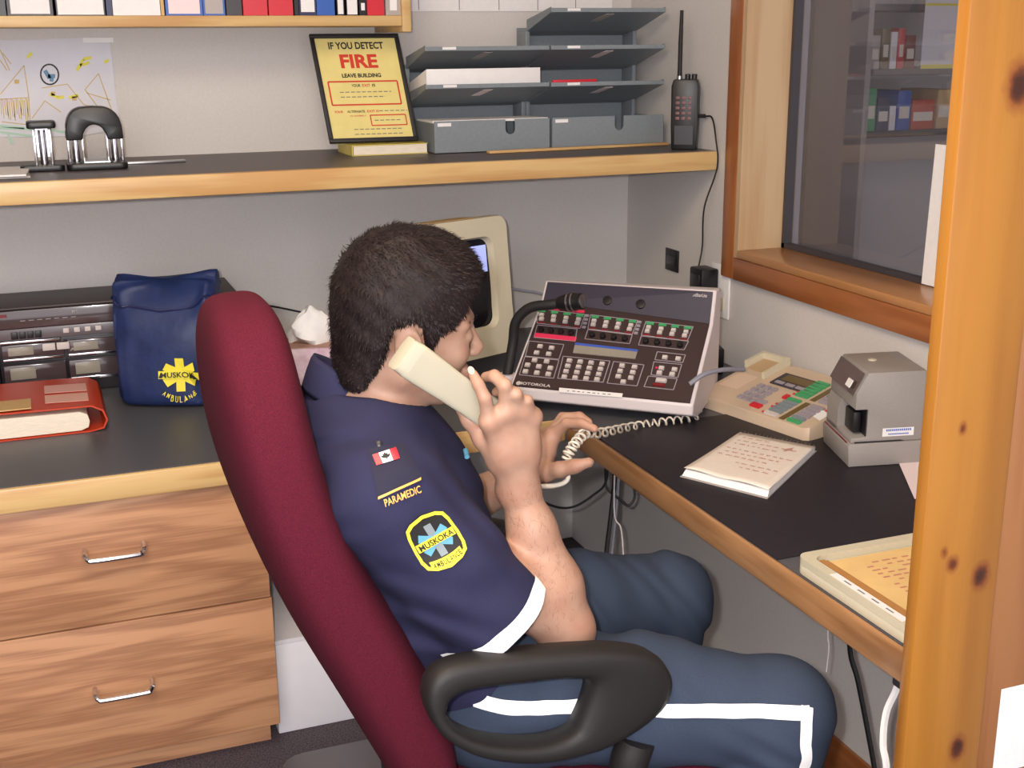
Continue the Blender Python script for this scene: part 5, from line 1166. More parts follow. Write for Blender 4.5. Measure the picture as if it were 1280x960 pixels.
# left arm
body.cap(SL, EL_L, .056, .044, .03); FL = EL_L+(WL-EL_L)*.3
body.cap(EL_L, FL, .043, .044, .02); body.cap(FL, WL, .043, .027, .02)
def hand(W, mcps, fingers, thumb, rpalm=.0165, cmc=None):
    for m in mcps: body.cap(W, W+(m-W)*.6, .022, .019, .016); body.cap(W+(m-W)*.5, m, .019, .0135, .014)
    for i in range(3): body.cap((mcps[i]+W)/2, (mcps[i+1]+W)/2, .018, .018, .014); body.cap(mcps[i], mcps[i+1], .0115, .0115, .01)
    for m, f, r in zip(mcps, fingers, (.0090, .0094, .0089, .0079)):
        pts = [m]+f; rs = [r*1.2, r*1.08, r*.98, r*.80]
        body.chain(pts, rs, .0035)
        body.ell(m, (r*1.22,)*3, None, .014)
    body.chain([W+(thumb[0]-W)*.3, thumb[0], thumb[1], thumb[2], thumb[3]], [.015, .0165, .013, .0112, .009], .01)
# right hand
mR = [P_(612, 527, 1.757), P_(633, 514, 1.760), P_(651, 513, 1.772), P_(665, 521, 1.786)]
fR = [[P_(606, 498, 1.738), P_(598, 481, 1.735), P_(591, 467, 1.738)], [P_(631, 482, 1.738), P_(618, 470, 1.750), P_(607, 471, 1.768)],
      [P_(645, 493, 1.745), P_(631, 484, 1.760), P_(620, 490, 1.775)], [P_(659, 501, 1.760), P_(646, 497, 1.772), P_(636, 504, 1.784)]]
tR = [P_(624, 578, 1.805), P_(603, 549, 1.790), P_(587, 525, 1.782), P_(575, 509, 1.778)]
hand(WR, mR, fR, tR)
mL = [P_(690, 545, 2.145), P_(686, 546, 2.172), P_(682, 550, 2.195), P_(680, 558, 2.214)]
fL = [[P_(708, 529, 2.12), P_(727, 529, 2.10), P_(743, 536, 2.088)], [P_(707, 523, 2.16), P_(724, 521, 2.15), P_(736, 528, 2.14)],
      [P_(703, 522, 2.19), P_(719, 521, 2.19), P_(731, 529, 2.185)], [P_(697, 530, 2.215), P_(709, 528, 2.22), P_(720, 536, 2.22)]]
tL = [P_(682, 590, 2.12), P_(700, 587, 2.095), P_(718, 583, 2.085), P_(736, 578, 2.078)]
hand(WL, mL, fL, tL)
pos, F = body.mesh(); pos = relax(pos, F, 2, .4); NB = normals(pos, F)
person = npmesh('person', pos, F, M['skin'])
tag(person, 'seated person in navy uniform holding a telephone handset to the ear', 'person')
BVHB = BVHTree.FromPolygons(pos.tolist(), F.tolist())
# eyes, brows, nails
for s_ in (-1, 1):
    e_ = part('eye', MB().lathe([(.0001, -.0118), (.006, -.0102), (.0102, -.006), (.0118, 0), (.0102, .006), (.006, .0102), (.0045, .0109)], H(.083, s_*.032, .003), HM@np.array([1, s_*.08, -.25]), 16), M['white'], person, 180, label='eyeball')
    part('iris', MB().lathe([(.0046, .0109), (.003, .0117), (.0001, .0119)], H(.083, s_*.032, .003), HM@np.array([1, s_*.08, -.25]), 14), M['hair'], e_, 180)
# hair: thick cap cut by a hairline drawn in the side view
hair = SDF(tuple(HO+np.array([-.19, -.16, -.17])), tuple(HO+np.array([.18, .16, .2])), .003)
hair.ell(H(-.008, 0, .052), (.106, .091, .106), HM, 0); hair.ell(H(-.045, 0, -.005), (.062, .077, .076), HM, .02); hair.ell(H(.03, 0, .07), (.082, .078, .08), HM, .02)
hair.cap(H(-.052, -.022, -.06), H(-.052, .022, -.06), .046, .046, .02)
cutp = np.array([(.2, .108), (.1, .1), (.09, .082), (.076, .066), (.058, .042), (.044, .026), (.034, .01), (.028, -.004), (.016, -.006), (.011, .014), (.005, .034), (-.014, .042), (-.034, .03), (-.041, .0), (-.045, -.035), (-.06, -.07), (-.075, -.088), (-.2, -.094), (-.2, .3), (.2, .3)])
def polysdf(x, z, poly):
    d = np.full(x.shape, 1e9); ins = np.zeros(x.shape, bool); n = len(poly)
    for i in range(n):
        ax, az = poly[i]; bx, bz = poly[(i+1) % n]; ex, ez = bx-ax, bz-az
        t = np.clip(((x-ax)*ex+(z-az)*ez)/(ex*ex+ez*ez), 0, 1); d = np.minimum(d, (x-ax-t*ex)**2+(z-az-t*ez)**2)
        c_ = ((az > z) != (bz > z)) & (x < (bx-ax)*(z-az)/((bz-az) if abs(bz-az) > 1e-9 else 1e-9)+ax); ins ^= c_
    return np.where(ins, -1, 1)*np.sqrt(d)
sl, Pg = hair.sub(hair.lo, hair.lo+hair.h*hair.n); Q = (Pg-HO)@HM
zb_ = Q[..., 2]+.012*(np.abs(Q[..., 1])/.075)**2*(Q[..., 0] > .05)
k = .014; a_, d_2 = hair.a, polysdf(Q[..., 0], zb_, cutp)
h_ = np.maximum(k-np.abs(a_-d_2), 0)/k; hair.a = (np.maximum(a_, d_2)+h_*h_*k*.25).astype(np.float32)
q7 = Q*1.0
hair.a += (.0009*np.sin(q7[..., 0]*90+np.sin(q7[..., 2]*60)*2)*np.sin(q7[..., 1]*110+q7[..., 2]*70)+.0007*np.sin(q7[..., 2]*170+q7[..., 0]*120)).astype(np.float32)
hp_, hF = hair.mesh(); hp_ = relax(hp_, hF, 1, .4); hN = normals(hp_, hF)
# short strands grown from the cap
fc = hp_[hF].mean(1); fn_ = hN[hF].mean(1); sel = rng.choice(len(fc), 15000); L_ = (fc[sel]-HO)@HM; vsS = []; fsS = []
out_ok = []
for q, i in enumerate(sel):
    p, nn_ = fc[i], fn_[i]/np.linalg.norm(fn_[i]); l = L_[q]
    inside = ((p-HO-HM@np.array([-.006, 0, .05]))@HM)/np.array([.092, .075, .087])
    if (inside**2).sum() < .98 and l[2] > -.02: continue
    flow = HM@np.array([.25+2.2*max(0, l[0])*3, np.sign(l[1])*.25*(abs(l[1]) > .03), -.9 if l[2] < .09 else -.15]); flow = flow-nn_*(flow@nn_)
    fl = np.linalg.norm(flow); flow = flow/fl if fl > 1e-6 else flow
    flow = flow+rng.normal(0, .22, 3); flow = flow/np.linalg.norm(flow)
    ln_ = rng.uniform(.009, .016)*(.5 if l[2] < -.02 else 1); sd = np.cross(nn_, flow); sd = sd/np.linalg.norm(sd)*rng.uniform(.0005, .0009)
    b0_ = p-nn_*.002; b1_ = p+nn_*.0016+flow*ln_*.55; b2_ = p+nn_*.0012+flow*ln_; o_n = len(vsS)
    vsS += [b0_-sd, b0_+sd, b1_-sd*.8, b1_+sd*.8, b2_]; fsS += [(o_n, o_n+1, o_n+3, o_n+2), (o_n+2, o_n+3, o_n+4)]
ho = npmesh('hair', hp_, hF, M['hair'], person); ho['label'] = 'short thick dark brown hair'
st_ = link('strands', vsS, fsS, M['hair'], ho, 0); st_['kind'] = 'stuff'
# eyebrows
vb = []; fb_ = []
for s_ in (-1, 1):
    for k in range(90):
        u_ = rng.uniform(0, 1); base = np.array([.104-.022*u_*u_, s_*(.012+.038*u_), .028+.006*math.sin(u_*2.6)+rng.uniform(-.003, .003)])
        d0 = np.array([-.1, s_*.9, .25]); d0 = d0/np.linalg.norm(d0); w_ = np.array([0, 0, .0006]); o_n = len(vb)
        p0_ = HO+HM@base; p1_ = HO+HM@(base+d0*.008+np.array([-.001, 0, 0])); vb += [p0_-HM@w_, p0_+HM@w_, p1_]; fb_.append((o_n, o_n+1, o_n+2))
link('eyebrows', vb, fb_, M['hair'], person, 0)
# fine hair on the visible forearm
va = []; fa_ = []
ii = rng.choice(len(pos), 60000)
for i in ii:
    p = pos[i]; t_ = ((p-EL_R)@(WR-EL_R))/((WR-EL_R)@(WR-EL_R))
    if not .08 < t_ < 1.05 or np.linalg.norm(p-EL_R-t_*(WR-EL_R)) > .06: continue
    if rng.random() > .22: continue
    n_ = NB[i]; dd = (WR-EL_R)/np.linalg.norm(WR-EL_R)*.6+rng.normal(0, .35, 3); dd -= n_*(dd@n_); dd /= np.linalg.norm(dd); sd = np.cross(n_, dd)*.00022; o_n = len(va)
    va += [p-sd, p+sd, p+dd*.011+n_*.0025]; fa_.append((o_n, o_n+1, o_n+2))
ah = link('arm_hair', va, fa_, M['armhair'], person, 0); ah['kind'] = 'stuff'
# nails on the visible finger tips
def nail(tip, prev):
    d0 = (tip-prev)/np.linalg.norm(tip-prev); view = np.array(CAM)-tip; view = view/np.linalg.norm(view); n_ = view-d0*(view@d0); n_ /= np.linalg.norm(n_); s0 = np.cross(d0, n_)
    hit = BVHB.ray_cast(V(tip+n_*.03), V(-n_)); base = np.array(hit[0]) if hit[0] else tip+n_*.008
    vs_ = [base+d0*(.004+.0062*math.cos(a))*1.0+s0*.0046*math.sin(a)+n_*(.0005-.0011*math.sin(a)**2) for a in [2*PI*k/14 for k in range(14)]]
    part('fingernail', MB().raw(vs_+[v-n_*.0008 for v in vs_], [tuple(range(14)), tuple(range(14, 28))[::-1]]+[(i, (i+1) % 14, 14+(i+1) % 14, 14+i) for i in range(14)]), M['nail'], person)
nail(fR[0][2], fR[0][1]); nail(tR[3], tR[2])

# ------------------------------------------------------------------ shirt
sh = SDF((-1.56, -2.13, .5), (-.98, -1.3, 1.16), .0042)
sh.ell(CH, (.125, .19, .16), None, 0); sh.ell(MID+np.array([.0, 0, 0]), (.135, .19, .2), None, .08); sh.ell(PEL+np.array([-.005, 0, .03]), (.14, .195, .1), None, .06)
sh.ell(CH+np.array([.06, 0, -.06]), (.09, .16, .13), None, .06)
sh.cap(C7+np.array([.0, -.035, -.035]), SR, .068, .078, .05); sh.cap(C7+np.array([.0, .035, -.035]), SL, .068, .076, .05)
HEM = P_(626, 778, 1.815); SDIR = HEM-SR; SLn = np.linalg.norm(SDIR); SDIR = SDIR/SLn
slv = SDF((-1.56, -2.13, .5), (-.98, -1.3, 1.16), .0042); slv.cap(SR, SR+(HEM-SR)*.5, .08, .083, 0); slv.cap(SR+(HEM-SR)*.5, HEM+SDIR*.1, .083, .085, .02)
slv.plane(HEM, SDIR, HEM-.2, HEM+.3, .003); slv.cap(HEM-SDIR*.03, HEM+SDIR*.1, .069, .072, .003, 'c')
HL_ = SL+(EL_L-SL)*.72; LD = (EL_L-SL)/np.linalg.norm(EL_L-SL); sh.cap(SL, HL_+LD*.1, .076, .074, .04)
hh_k = np.maximum(.03-np.abs(sh.a-slv.a), 0)/.03; sh.a = np.minimum(sh.a, slv.a)-hh_k*hh_k*.03*.25
sh.op(lambda P: -((P-HL_)@LD), HL_-.1, HL_+.2, .004, 'c') if False else None
# hollow the sleeve end and neck
sh.cap(C7+np.array([.012, 0, .005]), H(-.02, 0, -.06), .066, .075, .006, 'c')
# folds
sl, Pg = sh.sub(sh.lo, sh.lo+sh.h*sh.n)
def folds(P, o, d, wl, amp, rad, warp=0.0):
    o, d = np.array(o), np.array(d)/np.linalg.norm(d); r = np.linalg.norm(P-o, axis=-1); t = (P-o)@d
    return amp*np.sin(2*PI*t/wl+warp*np.sin(P[..., 0]*31+P[..., 1]*23+P[..., 2]*27))*np.exp(-(r/rad)**2)
fd = folds(Pg, SR+(HEM-SR)*.75+np.array([-.05, 0, -.02]), (.35, .1, .93), .05, .0034, .12, 1.2)+folds(Pg, P_(430, 600, 1.76), (-.3, .2, .9), .045, .004, .1, 1.4)+folds(Pg, P_(470, 800, 1.85), (.3, .3, .9), .055, .006, .13, 1.5)+folds(Pg, P_(560, 640, 1.75), (.8, .1, .5), .06, .003, .12, 1.0)+folds(Pg, P_(640, 660, 1.9), (.5, .3, .8), .06, .004, .12, 1.0)
sh.a[sl] += fd.astype(np.float32)
ps, Fs = sh.mesh(); ps = relax(ps, Fs, 3, .45)
shirt = npmesh('shirt', ps, Fs, M['shirt'], person); shirt['label'] = 'navy short-sleeved uniform shirt'
BVHS = BVHTree.FromPolygons(ps.tolist(), Fs.tolist())
# survey the artwork onto the cloth: from the camera's line of sight to the cloth surface
def onto(bvh, lift):
    def f(x, y):
        d = ray(x, y); h = bvh.ray_cast(CAM, d.normalized())
        if h[0] is None: return atz(x, y, 1.8)
        n_ = h[1] if h[1].dot(d) < 0 else -h[1]; return h[0]+n_*lift
    return f
def aff(c, u, v, fn): return lambda a, b: fn(c[0]+u[0]*a+v[0]*b, c[1]+u[1]*a+v[1]*b)
def gridpatch(fn, poly, m, name, par, K=14, label=None):
    """a 2-D polygon (star-shaped about its middle) laid on a surface as a fine fan"""
    cx_ = sum(p[0] for p in poly)/len(poly); cy_ = sum(p[1] for p in poly)/len(poly); P2 = []
    for i in range(len(poly)):
        a, b = poly[i], poly[(i+1) % len(poly)]; n_ = max(1, int(math.hypot(a[0]-b[0], a[1]-b[1])/(.12)))
        P2 += [(a[0]+(b[0]-a[0])*k/n_, a[1]+(b[1]-a[1])*k/n_) for k in range(n_)]
    R_ = 6; n_ = len(P2); vs = [fn(cx_, cy_)]+[fn(cx_+(p[0]-cx_)*r/R_, cy_+(p[1]-cy_)*r/R_) for r in range(1, R_+1) for p in P2]
    fs = [(0, 1+i, 1+(i+1) % n_) for i in range(n_)]+[(1+(r-1)*n_+i, 1+r*n_+i, 1+r*n_+(i+1) % n_, 1+(r-1)*n_+(i+1) % n_) for r in range(1, R_) for i in range(n_)]
    o = part(name, MB().raw(vs, fs), m, par, 180, label); return o
pc, pu_, pv_ = (544.5, 676), (25.3, -13.7), (-17.9, -28.75)
def PF(l): return aff(pc, pu_, pv_, onto(BVHS, l))
def shield(s):
    pts = []
    base = [(-1, .55), (-.9, .85), (-.62, 1.0), (0, 1.1), (.62, 1.0), (.9, .85), (1, .55), (1.06, 0), (1.05, -.5), (.95, -.8), (.6, -1.0), (0, -1.12), (-.6, -1.0), (-.95, -.8), (-1.05, -.5), (-1.06, 0)]
    return [(x*s, y*s) for x, y in base]
pt = gridpatch(PF(.0018), shield(1.02), M['ink'], 'shoulder_patch', shirt, label='black shield patch with yellow border')
b_ = MB(); sA, sB = shield(1.0), shield(.88); f = PF(.003)
for i in range(len(sA)):
    a, b, c_, d_ = sA[i], sA[(i+1) % len(sA)], sB[(i+1) % len(sA)], sB[i]
    for k in range(3):
        l0, l1 = k/3, (k+1)/3; mixp = lambda p, q, t: (p[0]+(q[0]-p[0])*t, p[1]+(q[1]-p[1])*t)
        b_.raw([f(*mixp(a, b, l0)), f(*mixp(a, b, l1)), f(*mixp(d_, c_, l1)), f(*mixp(d_, c_, l0))], [(0, 1, 2, 3)])
part('yellow_border', b_, M['yellow'], pt, 0)
for cnum, (ang0, m) in enumerate(((90, 'silvert'), (30, 'ltblue'), (150, 'ltblue'))):
    b_ = MB(); a = math.radians(ang0); dx, dy = math.cos(a)*.72, math.sin(a)*.66; nx_, ny_ = -math.sin(a)*.17, math.cos(a)*.15
    f = PF(.0031)
    for k in range(-4, 4):
        t0, t1 = k/4, (k+1)/4; b_.raw([f(dx*t0+nx_, .05+dy*t0+ny_), f(dx*t1+nx_, .05+dy*t1+ny_), f(dx*t1-nx_, .05+dy*t1-ny_), f(dx*t0-nx_, .05+dy*t0-ny_)], [(0, 1, 2, 3)])
    part('star_arm', b_, M[m], pt, 0)
def bandq(x0, x1, y0, y1, l, m, nm, curve=0):
    b_ = MB(); f = PF(l)
    for k in range(8):
        a0, a1 = x0+(x1-x0)*k/8, x0+(x1-x0)*(k+1)/8; b_.raw([f(a0, y0+curve*a0*a0), f(a1, y0+curve*a1*a1), f(a1, y1+curve*a1*a1), f(a0, y1+curve*a0*a0)], [(0, 1, 2, 3)])
    return part(nm, b_, m, pt, 0)
bandq(-.88, .88, -.1, .22, .0042, M['yellow'], 'name_band'); bandq(-.74, .74, -.98, -.66, .0034, M['yellow'], 'lower_band', .16)
b_ = MB(); put_text(b_, 'MUSKOKA', PF(.0066), (0, .06), 1.6, .24, .02)
for i, ch in enumerate('AMBULANCE'): x = -.6+i*.15; put_text(b_, ch, PF(.0078), (x, -.82+.16*x*x), .115, .2, .012, .3*x)
part('patch_lettering', b_, M['ink'], pt, 0)
# epaulette slide
EPc = [(460, 563), (504, 556), (527, 598), (473, 624)]
def EP(l):
    f = onto(BVHS, l)
    def g(u_, v_):
        a, b = (u_+1)/2, (v_+1)/2; q = [EPc[3], EPc[2], EPc[0], EPc[1]]
        return f(*[q[0][k]*(1-a)*(1-b)+q[1][k]*a*(1-b)+q[2][k]*(1-a)*b+q[3][k]*a*b for k in (0, 1)])
    return g
ep = gridpatch(EP(.0035), [(-1, -1), (1, -1), (1, 1), (-1, 1)], mat('dark_navy_slide', (27, 27, 50), .85), 'epaulette', shirt, label='dark navy shoulder slide')
fl_ = aff((482.5, 573), (14, -4.4), (-2.6, -6.6), onto(BVHS, .005))
gridpatch(fl_, [(-1, -1), (-.45, -1), (-.45, 1), (-1, 1)], M['red'], 'flag_bar', ep); gridpatch(fl_, [(.45, -1), (1, -1), (1, 1), (.45, 1)], M['red'], 'flag_bar', ep); gridpatch(fl_, [(-.45, -1), (.45, -1), (.45, 1), (-.45, 1)], M['white'], 'flag_field', ep)
leaf = [(0, .75), (.1, .45), (.22, .5), (.18, .15), (.34, .3), (.38, .12), (.3, -.15), (.12, -.3), (.03, -.35), (.03, -.7), (-.03, -.7), (-.03, -.35), (-.12, -.3), (-.3, -.15), (-.38, .12), (-.34, .3), (-.18, .15), (-.22, .5), (-.1, .45)]
gridpatch(aff((482.5, 573), (14, -4.4), (-2.6, -6.6), onto(BVHS, .0062)), leaf, M['ink'], 'maple_leaf', ep)
b_ = MB(); f = onto(BVHS, .0052)
for k in range(8):
    a0, a1 = k/8, (k+1)/8; L0 = (473+51*a0, 622.5-23.5*a0); L1 = (473+51*a1, 622.5-23.5*a1); b_.raw([f(L0[0], L0[1]-1.6), f(L1[0], L1[1]-1.6), f(L1[0], L1[1]+1.6), f(L0[0], L0[1]+1.6)], [(0, 1, 2, 3)])
part('gold_bar', b_, M['gold'], ep, 0)
b_ = MB(); put_text(b_, 'PARAMEDIC', aff((502.5, 620), (1, -.4), (-.3, -1), onto(BVHS, .0035)), (0, 0), 44, 9, .015); part('rank_lettering', b_, M['gold'], shirt, 0)
b_ = MB().lathe([(.005, 0), (.005, .002), (.003, .003)], onto(BVHS, .0005)(474, 556), (-.2, -.8, .55), 10); part('shoulder_button', b_, M['black'], shirt)
# reflective hem tape: a real band around the sleeve
b_ = MB(); ax_ = V(SDIR); e1 = ax_.orthogonal().normalized(); e2_ = ax_.cross(e1); NR = 48; rows = []
for off in (-.004, -.011, -.018, -.025, -.031):
    r_ = []
    for k in range(NR):
        a = 2*PI*k/NR; dr_ = e1*math.cos(a)+e2_*math.sin(a); o_ = V(HEM)+ax_*off; h = BVHS.ray_cast(o_+dr_*.2, -dr_)
        r_.append((h[0]+dr_*.0022) if h[0] is not None and (h[0]-o_).length < .12 else o_+dr_*.0855)
    rows.append(r_)
ok_ = []
for k in range(NR):
    a = 2*PI*k/NR; dr_ = e1*math.cos(a)+e2_*math.sin(a); g_ = True
    for off in (-.004, -.018, -.031):
        o_ = V(HEM)+ax_*off; h = BVHS.ray_cast(o_+dr_*.2, -dr_); g_ = g_ and h[0] is not None and .06 < (h[0]-o_).length < .1 and abs(h[1].dot(dr_)) > .6
    ok_.append(g_)
b_.raw([p for r_ in rows for p in r_], [(j*NR+k, j*NR+(k+1) % NR, (j+1)*NR+(k+1) % NR, (j+1)*NR+k) for j in range(4) for k in range(NR) if ok_[k] and ok_[(k+1) % NR]]); part('sleeve_tape', b_, M['reflect'], shirt, 180, label='bright reflective tape around the sleeve hem')
# collar
def ringpt(a, rr, dz): return V(C7)+V((.022+math.cos(a)*rr*.98, math.sin(a)*rr*.95, dz+.0-.042*math.cos(a)))
rows = [[], [], [], []]
for k in range(41):
    a = PI*2*(k/40)*.94+PI*.06
    for j, (rr, dz) in enumerate(((.072, -.012), (.0705, .038), (.077, .04), (.1, -.006))): rows[j].append(ringpt(a, rr*(1+.06*math.cos(a)), dz-.012*(j == 3)))
vs = [p for r_ in rows for p in r_]; n_ = 41
fs = [(j*n_+i, j*n_+i+1, (j+1)*n_+i+1, (j+1)*n_+i) for j in range(3) for i in range(n_-1)]
o = part('collar', MB().raw(vs, fs), M['shirt'], shirt, 180); md = o.modifiers.new('s', 'SOLIDIFY'); md.thickness = .003; md2 = o.modifiers.new('u', 'SUBSURF'); md2.levels = md2.render_levels = 1
ut = part('undershirt', MB().tube([ringpt(a, .066, .012) for a in [PI*1.35+PI*1.3*k/20 for k in range(21)]], .007, 8), M['white'], person, 180, label='white undershirt showing at the throat')
pen = MB().tube([onto(BVHS, .004)(579, 564), onto(BVHS, .004)(581, 573)], .0038, 8); part('pen', pen, M['ltblue'], shirt, label='pale blue pen tip in the shirt front')

# ------------------------------------------------------------------ trousers, belt, shoes
tr = SDF((-1.34, -2.17, .04), (-.5, -1.4, .76), .0045)
tr.ell(PEL+np.array([0, 0, -.02]), (.15, .2, .12), None, 0)
for Hh, K_, A_ in ((HR, KR, AR), (HL, KL, AL)):
    tr.cap(Hh+np.array([0, 0, .005]), (Hh+K_)/2+np.array([0, 0, .012]), .108, .1, .05); tr.cap((Hh+K_)/2+np.array([0, 0, .012]), K_, .1, .083, .03)
    tr.ell(K_+np.array([.012, 0, .004]), (.08, .078, .08), None, .03)
    tr.cap(K_, (K_+A_)/2+np.array([-.02, 0, 0]), .079, .078, .03); tr.cap((K_+A_)/2+np.array([-.02, 0, 0]), A_+np.array([0, 0, -.02]), .078, .066, .03)
sl, Pg = tr.sub(tr.lo, tr.lo+tr.h*tr.n)
fd = folds(Pg, KR+np.array([-.04, 0, -.1]), (.5, 0, .85), .05, .005, .12, 1.3)+folds(Pg, KL+np.array([-.02, 0, -.02]), (.8, 0, .5), .045, .005, .12, 1.3)+folds(Pg, HR+np.array([.12, 0, .05]), (.8, 0, .4), .05, .004, .14, 1.3)+folds(Pg, HL+np.array([.1, 0, .05]), (.8, 0, .4), .05, .004, .14, 1.3)
tr.a[sl] += fd.astype(np.float32)
pt_, Ft = tr.mesh(); pt_ = relax(pt_, Ft, 3, .45)
trous = npmesh('trousers', pt_, Ft, M['trous'], person); trous['label'] = 'slate blue uniform trousers'
BVHT = BVHTree.FromPolygons(pt_.tolist(), Ft.tolist())
def onrow(pts, wdt, name, lift=.003):
    """tape laid along the outside of the leg; pts run along the seam, y is found on the cloth"""
    pts = spline(pts, 8); rows = []
    for i, p in enumerate(pts):
        d = (pts[min(i+1, len(pts)-1)]-pts[max(i-1, 0)]); d.y = 0; d.normalize(); s0 = V((-d.z, 0, d.x)); r_ = []
        for k in range(5):
            q = p+s0*wdt*(k/4-.5); h = BVHT.ray_cast(V((q.x, -2.4, q.z)), V((0, 1, 0))); r_.append(h[0]+V((0, -lift, 0)) if h[0] is not None else q)
        rows.append(r_)
    return part(name, MB().raw([p for r_ in rows for p in r_], [(i*5+k, i*5+k+1, (i+1)*5+k+1, (i+1)*5+k) for i in range(len(rows)-1) for k in range(4)]), M['reflect'], trous, 180, label='bright reflective tape down the outer seam')
def seam(x, y):                                      # seam point: photo position on the outer leg
    d = ray(x, y); h = BVHT.ray_cast(CAM, d.normalized()); return h[0] if h[0] is not None else pl(x, y, 1, -2.06)
onrow([seam(590, 872), seam(615, 880), seam(640, 884), seam(690, 883), seam(740, 880), seam(800, 885), seam(835, 888), seam(900, 888), seam(950, 888), seam(985, 890), seam(1012, 890)], .0195, 'reflective_stripe')
onrow([seam(1008, 882), seam(1007, 905), seam(1006, 930), seam(1006, 955)]+[V((seam(1006, 955).x-.004, 0, z)) for z in (.38, .25, .14)], .0195, 'reflective_stripe')
bl_ = SDF((-1.36, -2.0, .58), (-.9, -1.48, .76), .005)
for k, A_ in enumerate((AR, AL)):
    x, y = A_[0], A_[1]; rings = []
    for fx, hw_, h in ((-.075, .02, .05), (-.07, .034, .075), (-.03, .038, .095), (.03, .04, .09), (.09, .046, .07), (.14, .046, .058), (.185, .034, .05), (.197, .016, .036)):
        r_ = []
        for i in range(16):
            a = 2*PI*i/16; r_.append(V((x+fx, y+hw_*math.cos(a), max(.007, .007+h*(.5+.5*math.sin(a))))))
        rings.append(r_)
    so = part('shoe', MB().loft(rings), M['black'], person, 60, label='black work shoe')
# ------------------------------------------------------------------ handset and coiled cord
E0, E1 = V(P_(522, 455, 1.708)), V(P_(626, 527, 1.806)); hd_ = (E1-E0).normalized(); vw = (CAM-E0).normalized(); hn = (vw-hd_*vw.dot(hd_)).normalized(); hs = hd_.cross(hn)
M['cream0'] = M['cream']; M['cream'] = M['handset']
t = thing('telephone_handset', 'cream telephone handset held to the ear by the seated person', 'handset', E0)
rings = []
HLn = (E1-E0).length
for s0, w_, th, off in ((-.03, .022, .01, -.004), (-.029, .0255, .0145, -.004), (-.012, .0268, .0165, -.002), (-.0115, .0272, .0165, -.002), (.0, .0272, .015, .0), (.025, .0262, .013, .0035), (.06, .0245, .0125, .0048), (.1, .0235, .0125, .0045), (HLn-.02, .025, .014, .001), (HLn+.005, .026, .0155, -.003), (HLn+.018, .0255, .014, -.004), (HLn+.022, .02, .009, -.004)):
    rings.append(ring_se(E0+hd_*s0+hn*off, hs, hn, w_, th, .42, 28))
part('body', MB().loft(rings), M['cream'], t, 50)
part('earpiece', MB().lathe([(.024, 0), (.022, .008), (.017, .0105)], E0-hn*.015-hd_*.0, -hn, 20), M['cream'], t); part('mouthpiece', MB().lathe([(.022, 0), (.02, .006), (.015, .008)], E1-hn*.016, -hn, 20), M['cream'], t)
M['cream'] = M['cream0']
# straight cord end below the left hand, then coil to the desk phone
def proj(p): d = V(p)-CAM; z = d.dot(FW); return (640+FPX*d.dot(RT)/z, 480-FPX*d.dot(UP)/z)
def coil(pts, r, w, turns_per_m, n=10):
    P = spline(pts, 24); L = [0]
    for i in range(1, len(P)): L.append(L[-1]+(P[i]-P[i-1]).length)
    tot = L[-1]; px = [proj(q) for q in P]; W_ = [0]
    for i in range(1, len(P)): W_.append(W_[-1]+math.hypot(px[i][0]-px[i-1][0], px[i][1]-px[i-1][1])*(1.0 if px[i][0] > 738 else 1.5)+.15)
    N_ = int(W_[-1]/turns_per_m*n); out = []; prev = None; j = 0
    for k in range(N_+1):
        s0 = W_[-1]*k/N_
        while j < len(W_)-2 and W_[j+1] < s0: j += 1
        f = (s0-W_[j])/max(W_[j+1]-W_[j], 1e-9); p = P[j].lerp(P[j+1], f); d = (P[j+1]-P[j]).normalized()
        a = d.orthogonal().normalized() if prev is None else (prev-d*prev.dot(d)).normalized(); prev = a; b = d.cross(a); ph = 2*PI*k/n
        fade = min(1, k/(n*1.5), (N_-k)/(n*1.5)); out.append(p+(a*math.cos(ph)+b*math.sin(ph))*r*fade)
    return MB().tube(out, w, 6)
ph_end = tp(.06, .0, .014)-pb*.012+V((0, 0, 0)); zt = ZD+.0125
mid_ = [pl(870, 520, 2, zt), pl(830, 527, 2, zt), pl(790, 533, 2, zt+.004)]
path = [ph_end+V((-.004, 0, .002))]+mid_+[atz(752, 541, 2.36), atz(733, 541, 2.17), atz(720, 553, 2.125), atz(710, 568, 2.115), atz(705, 578, 2.12)]
mb = coil(path, .0085, .0024, 10.5)
cord = part('coiled_cord', mb, M['cordw'], bpy.data.objects['desk_telephone'], 180, label='cream coiled cord running to the left hand')
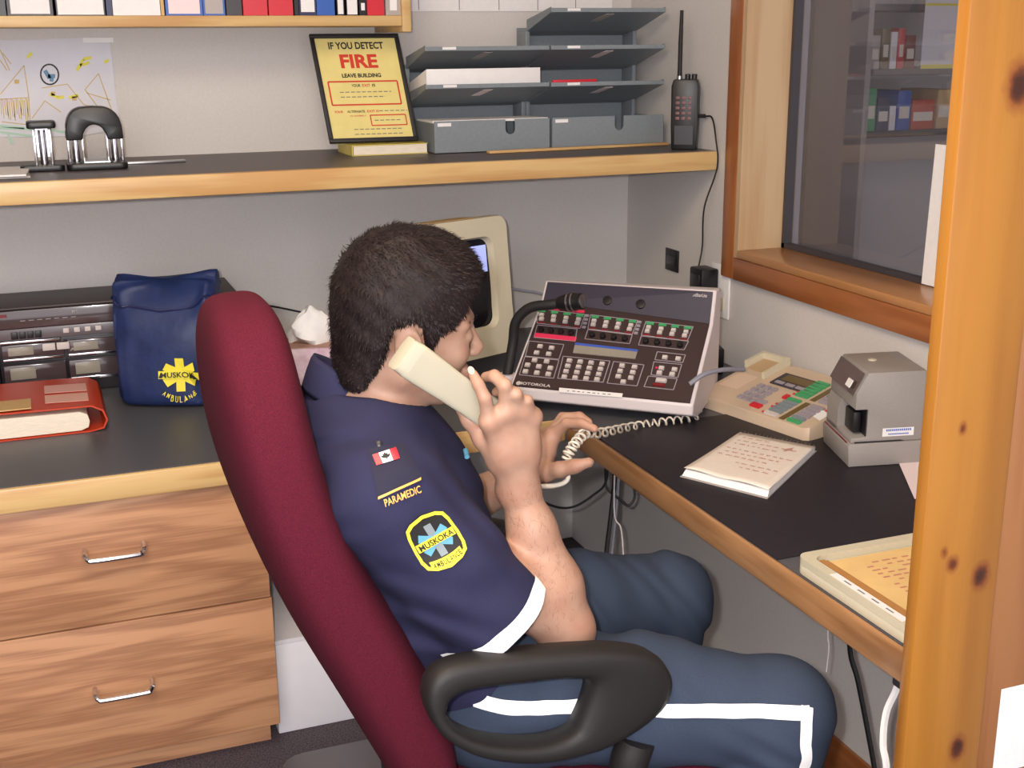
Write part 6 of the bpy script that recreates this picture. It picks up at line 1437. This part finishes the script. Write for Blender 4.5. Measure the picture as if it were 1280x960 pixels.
b_ = MB().tube(spline([atz(705, 577, 2.12), atz(710, 592, 2.125), atz(708, 601, 2.125), atz(698, 606, 2.12), atz(682, 608, 2.1), atz(660, 606, 2.05), atz(648, 580, 1.93), E1+hd_*.05-hn*.0, E1+hd_*.02], 8), .0044, 8)
o = part('straight_end', b_, M['cordw'], cord, 180)
# ------------------------------------------------------------------ light: camera flash, warm ceiling fixture, added fill lamps, soft surround
def area(name, loc, rot_to, size, power, col, sizey=None):
    l = bpy.data.lights.new(name, 'AREA'); l.energy = power; l.color = col; l.size = size; l.shape = 'RECTANGLE' if sizey else 'DISK'
    if sizey: l.size_y = sizey
    o = bpy.data.objects.new(name, l); C.objects.link(o); o.location = loc; o.rotation_euler = (V(rot_to)-V(loc)).to_track_quat('-Z', 'Y').to_euler(); return o
fl = bpy.data.lights.new('camera_flash', 'SPOT'); fl.energy = 112; fl.color = (1, .97, .97); fl.shadow_soft_size = .018; fl.spot_size = math.radians(75); fl.spot_blend = .6
fo_ = bpy.data.objects.new('camera_flash', fl); C.objects.link(fo_); fo_.location = CAM-RT*.055+UP*.035; fo_.rotation_euler = FW.to_track_quat('-Z', 'Y').to_euler()
area('ceiling_light_warm', (-1.4, -2.1, 2.5), (-.9, -1.9, 0), .8, 46, (1, .80, .58), 1.4)
area('ceiling_light_back', (-2.2, -3.6, 2.5), (-2.0, -3.2, .6), 1.6, 60, (1, .93, .9), 2.0)  # added fill from behind the camera, not a fixture of the room
area('next_room_light', (1.3, -2.0, 2.45), (1.0, 0, 1.2), .8, 9, (1, .92, .85), 1.0)  # added lamp, brightens what shows through the pane
w = bpy.data.worlds.new('world'); bpy.context.scene.world = w; w.use_nodes = True
w.node_tree.nodes['Background'].inputs[0].default_value = (1, .955, .99, 1); w.node_tree.nodes['Background'].inputs[1].default_value = 2.5
sc = bpy.context.scene
sc.view_settings.view_transform = 'Standard'; sc.view_settings.look = 'None'; sc.view_settings.gamma = 1; sc.view_settings.exposure = 0; sc.view_settings.use_curve_mapping = False
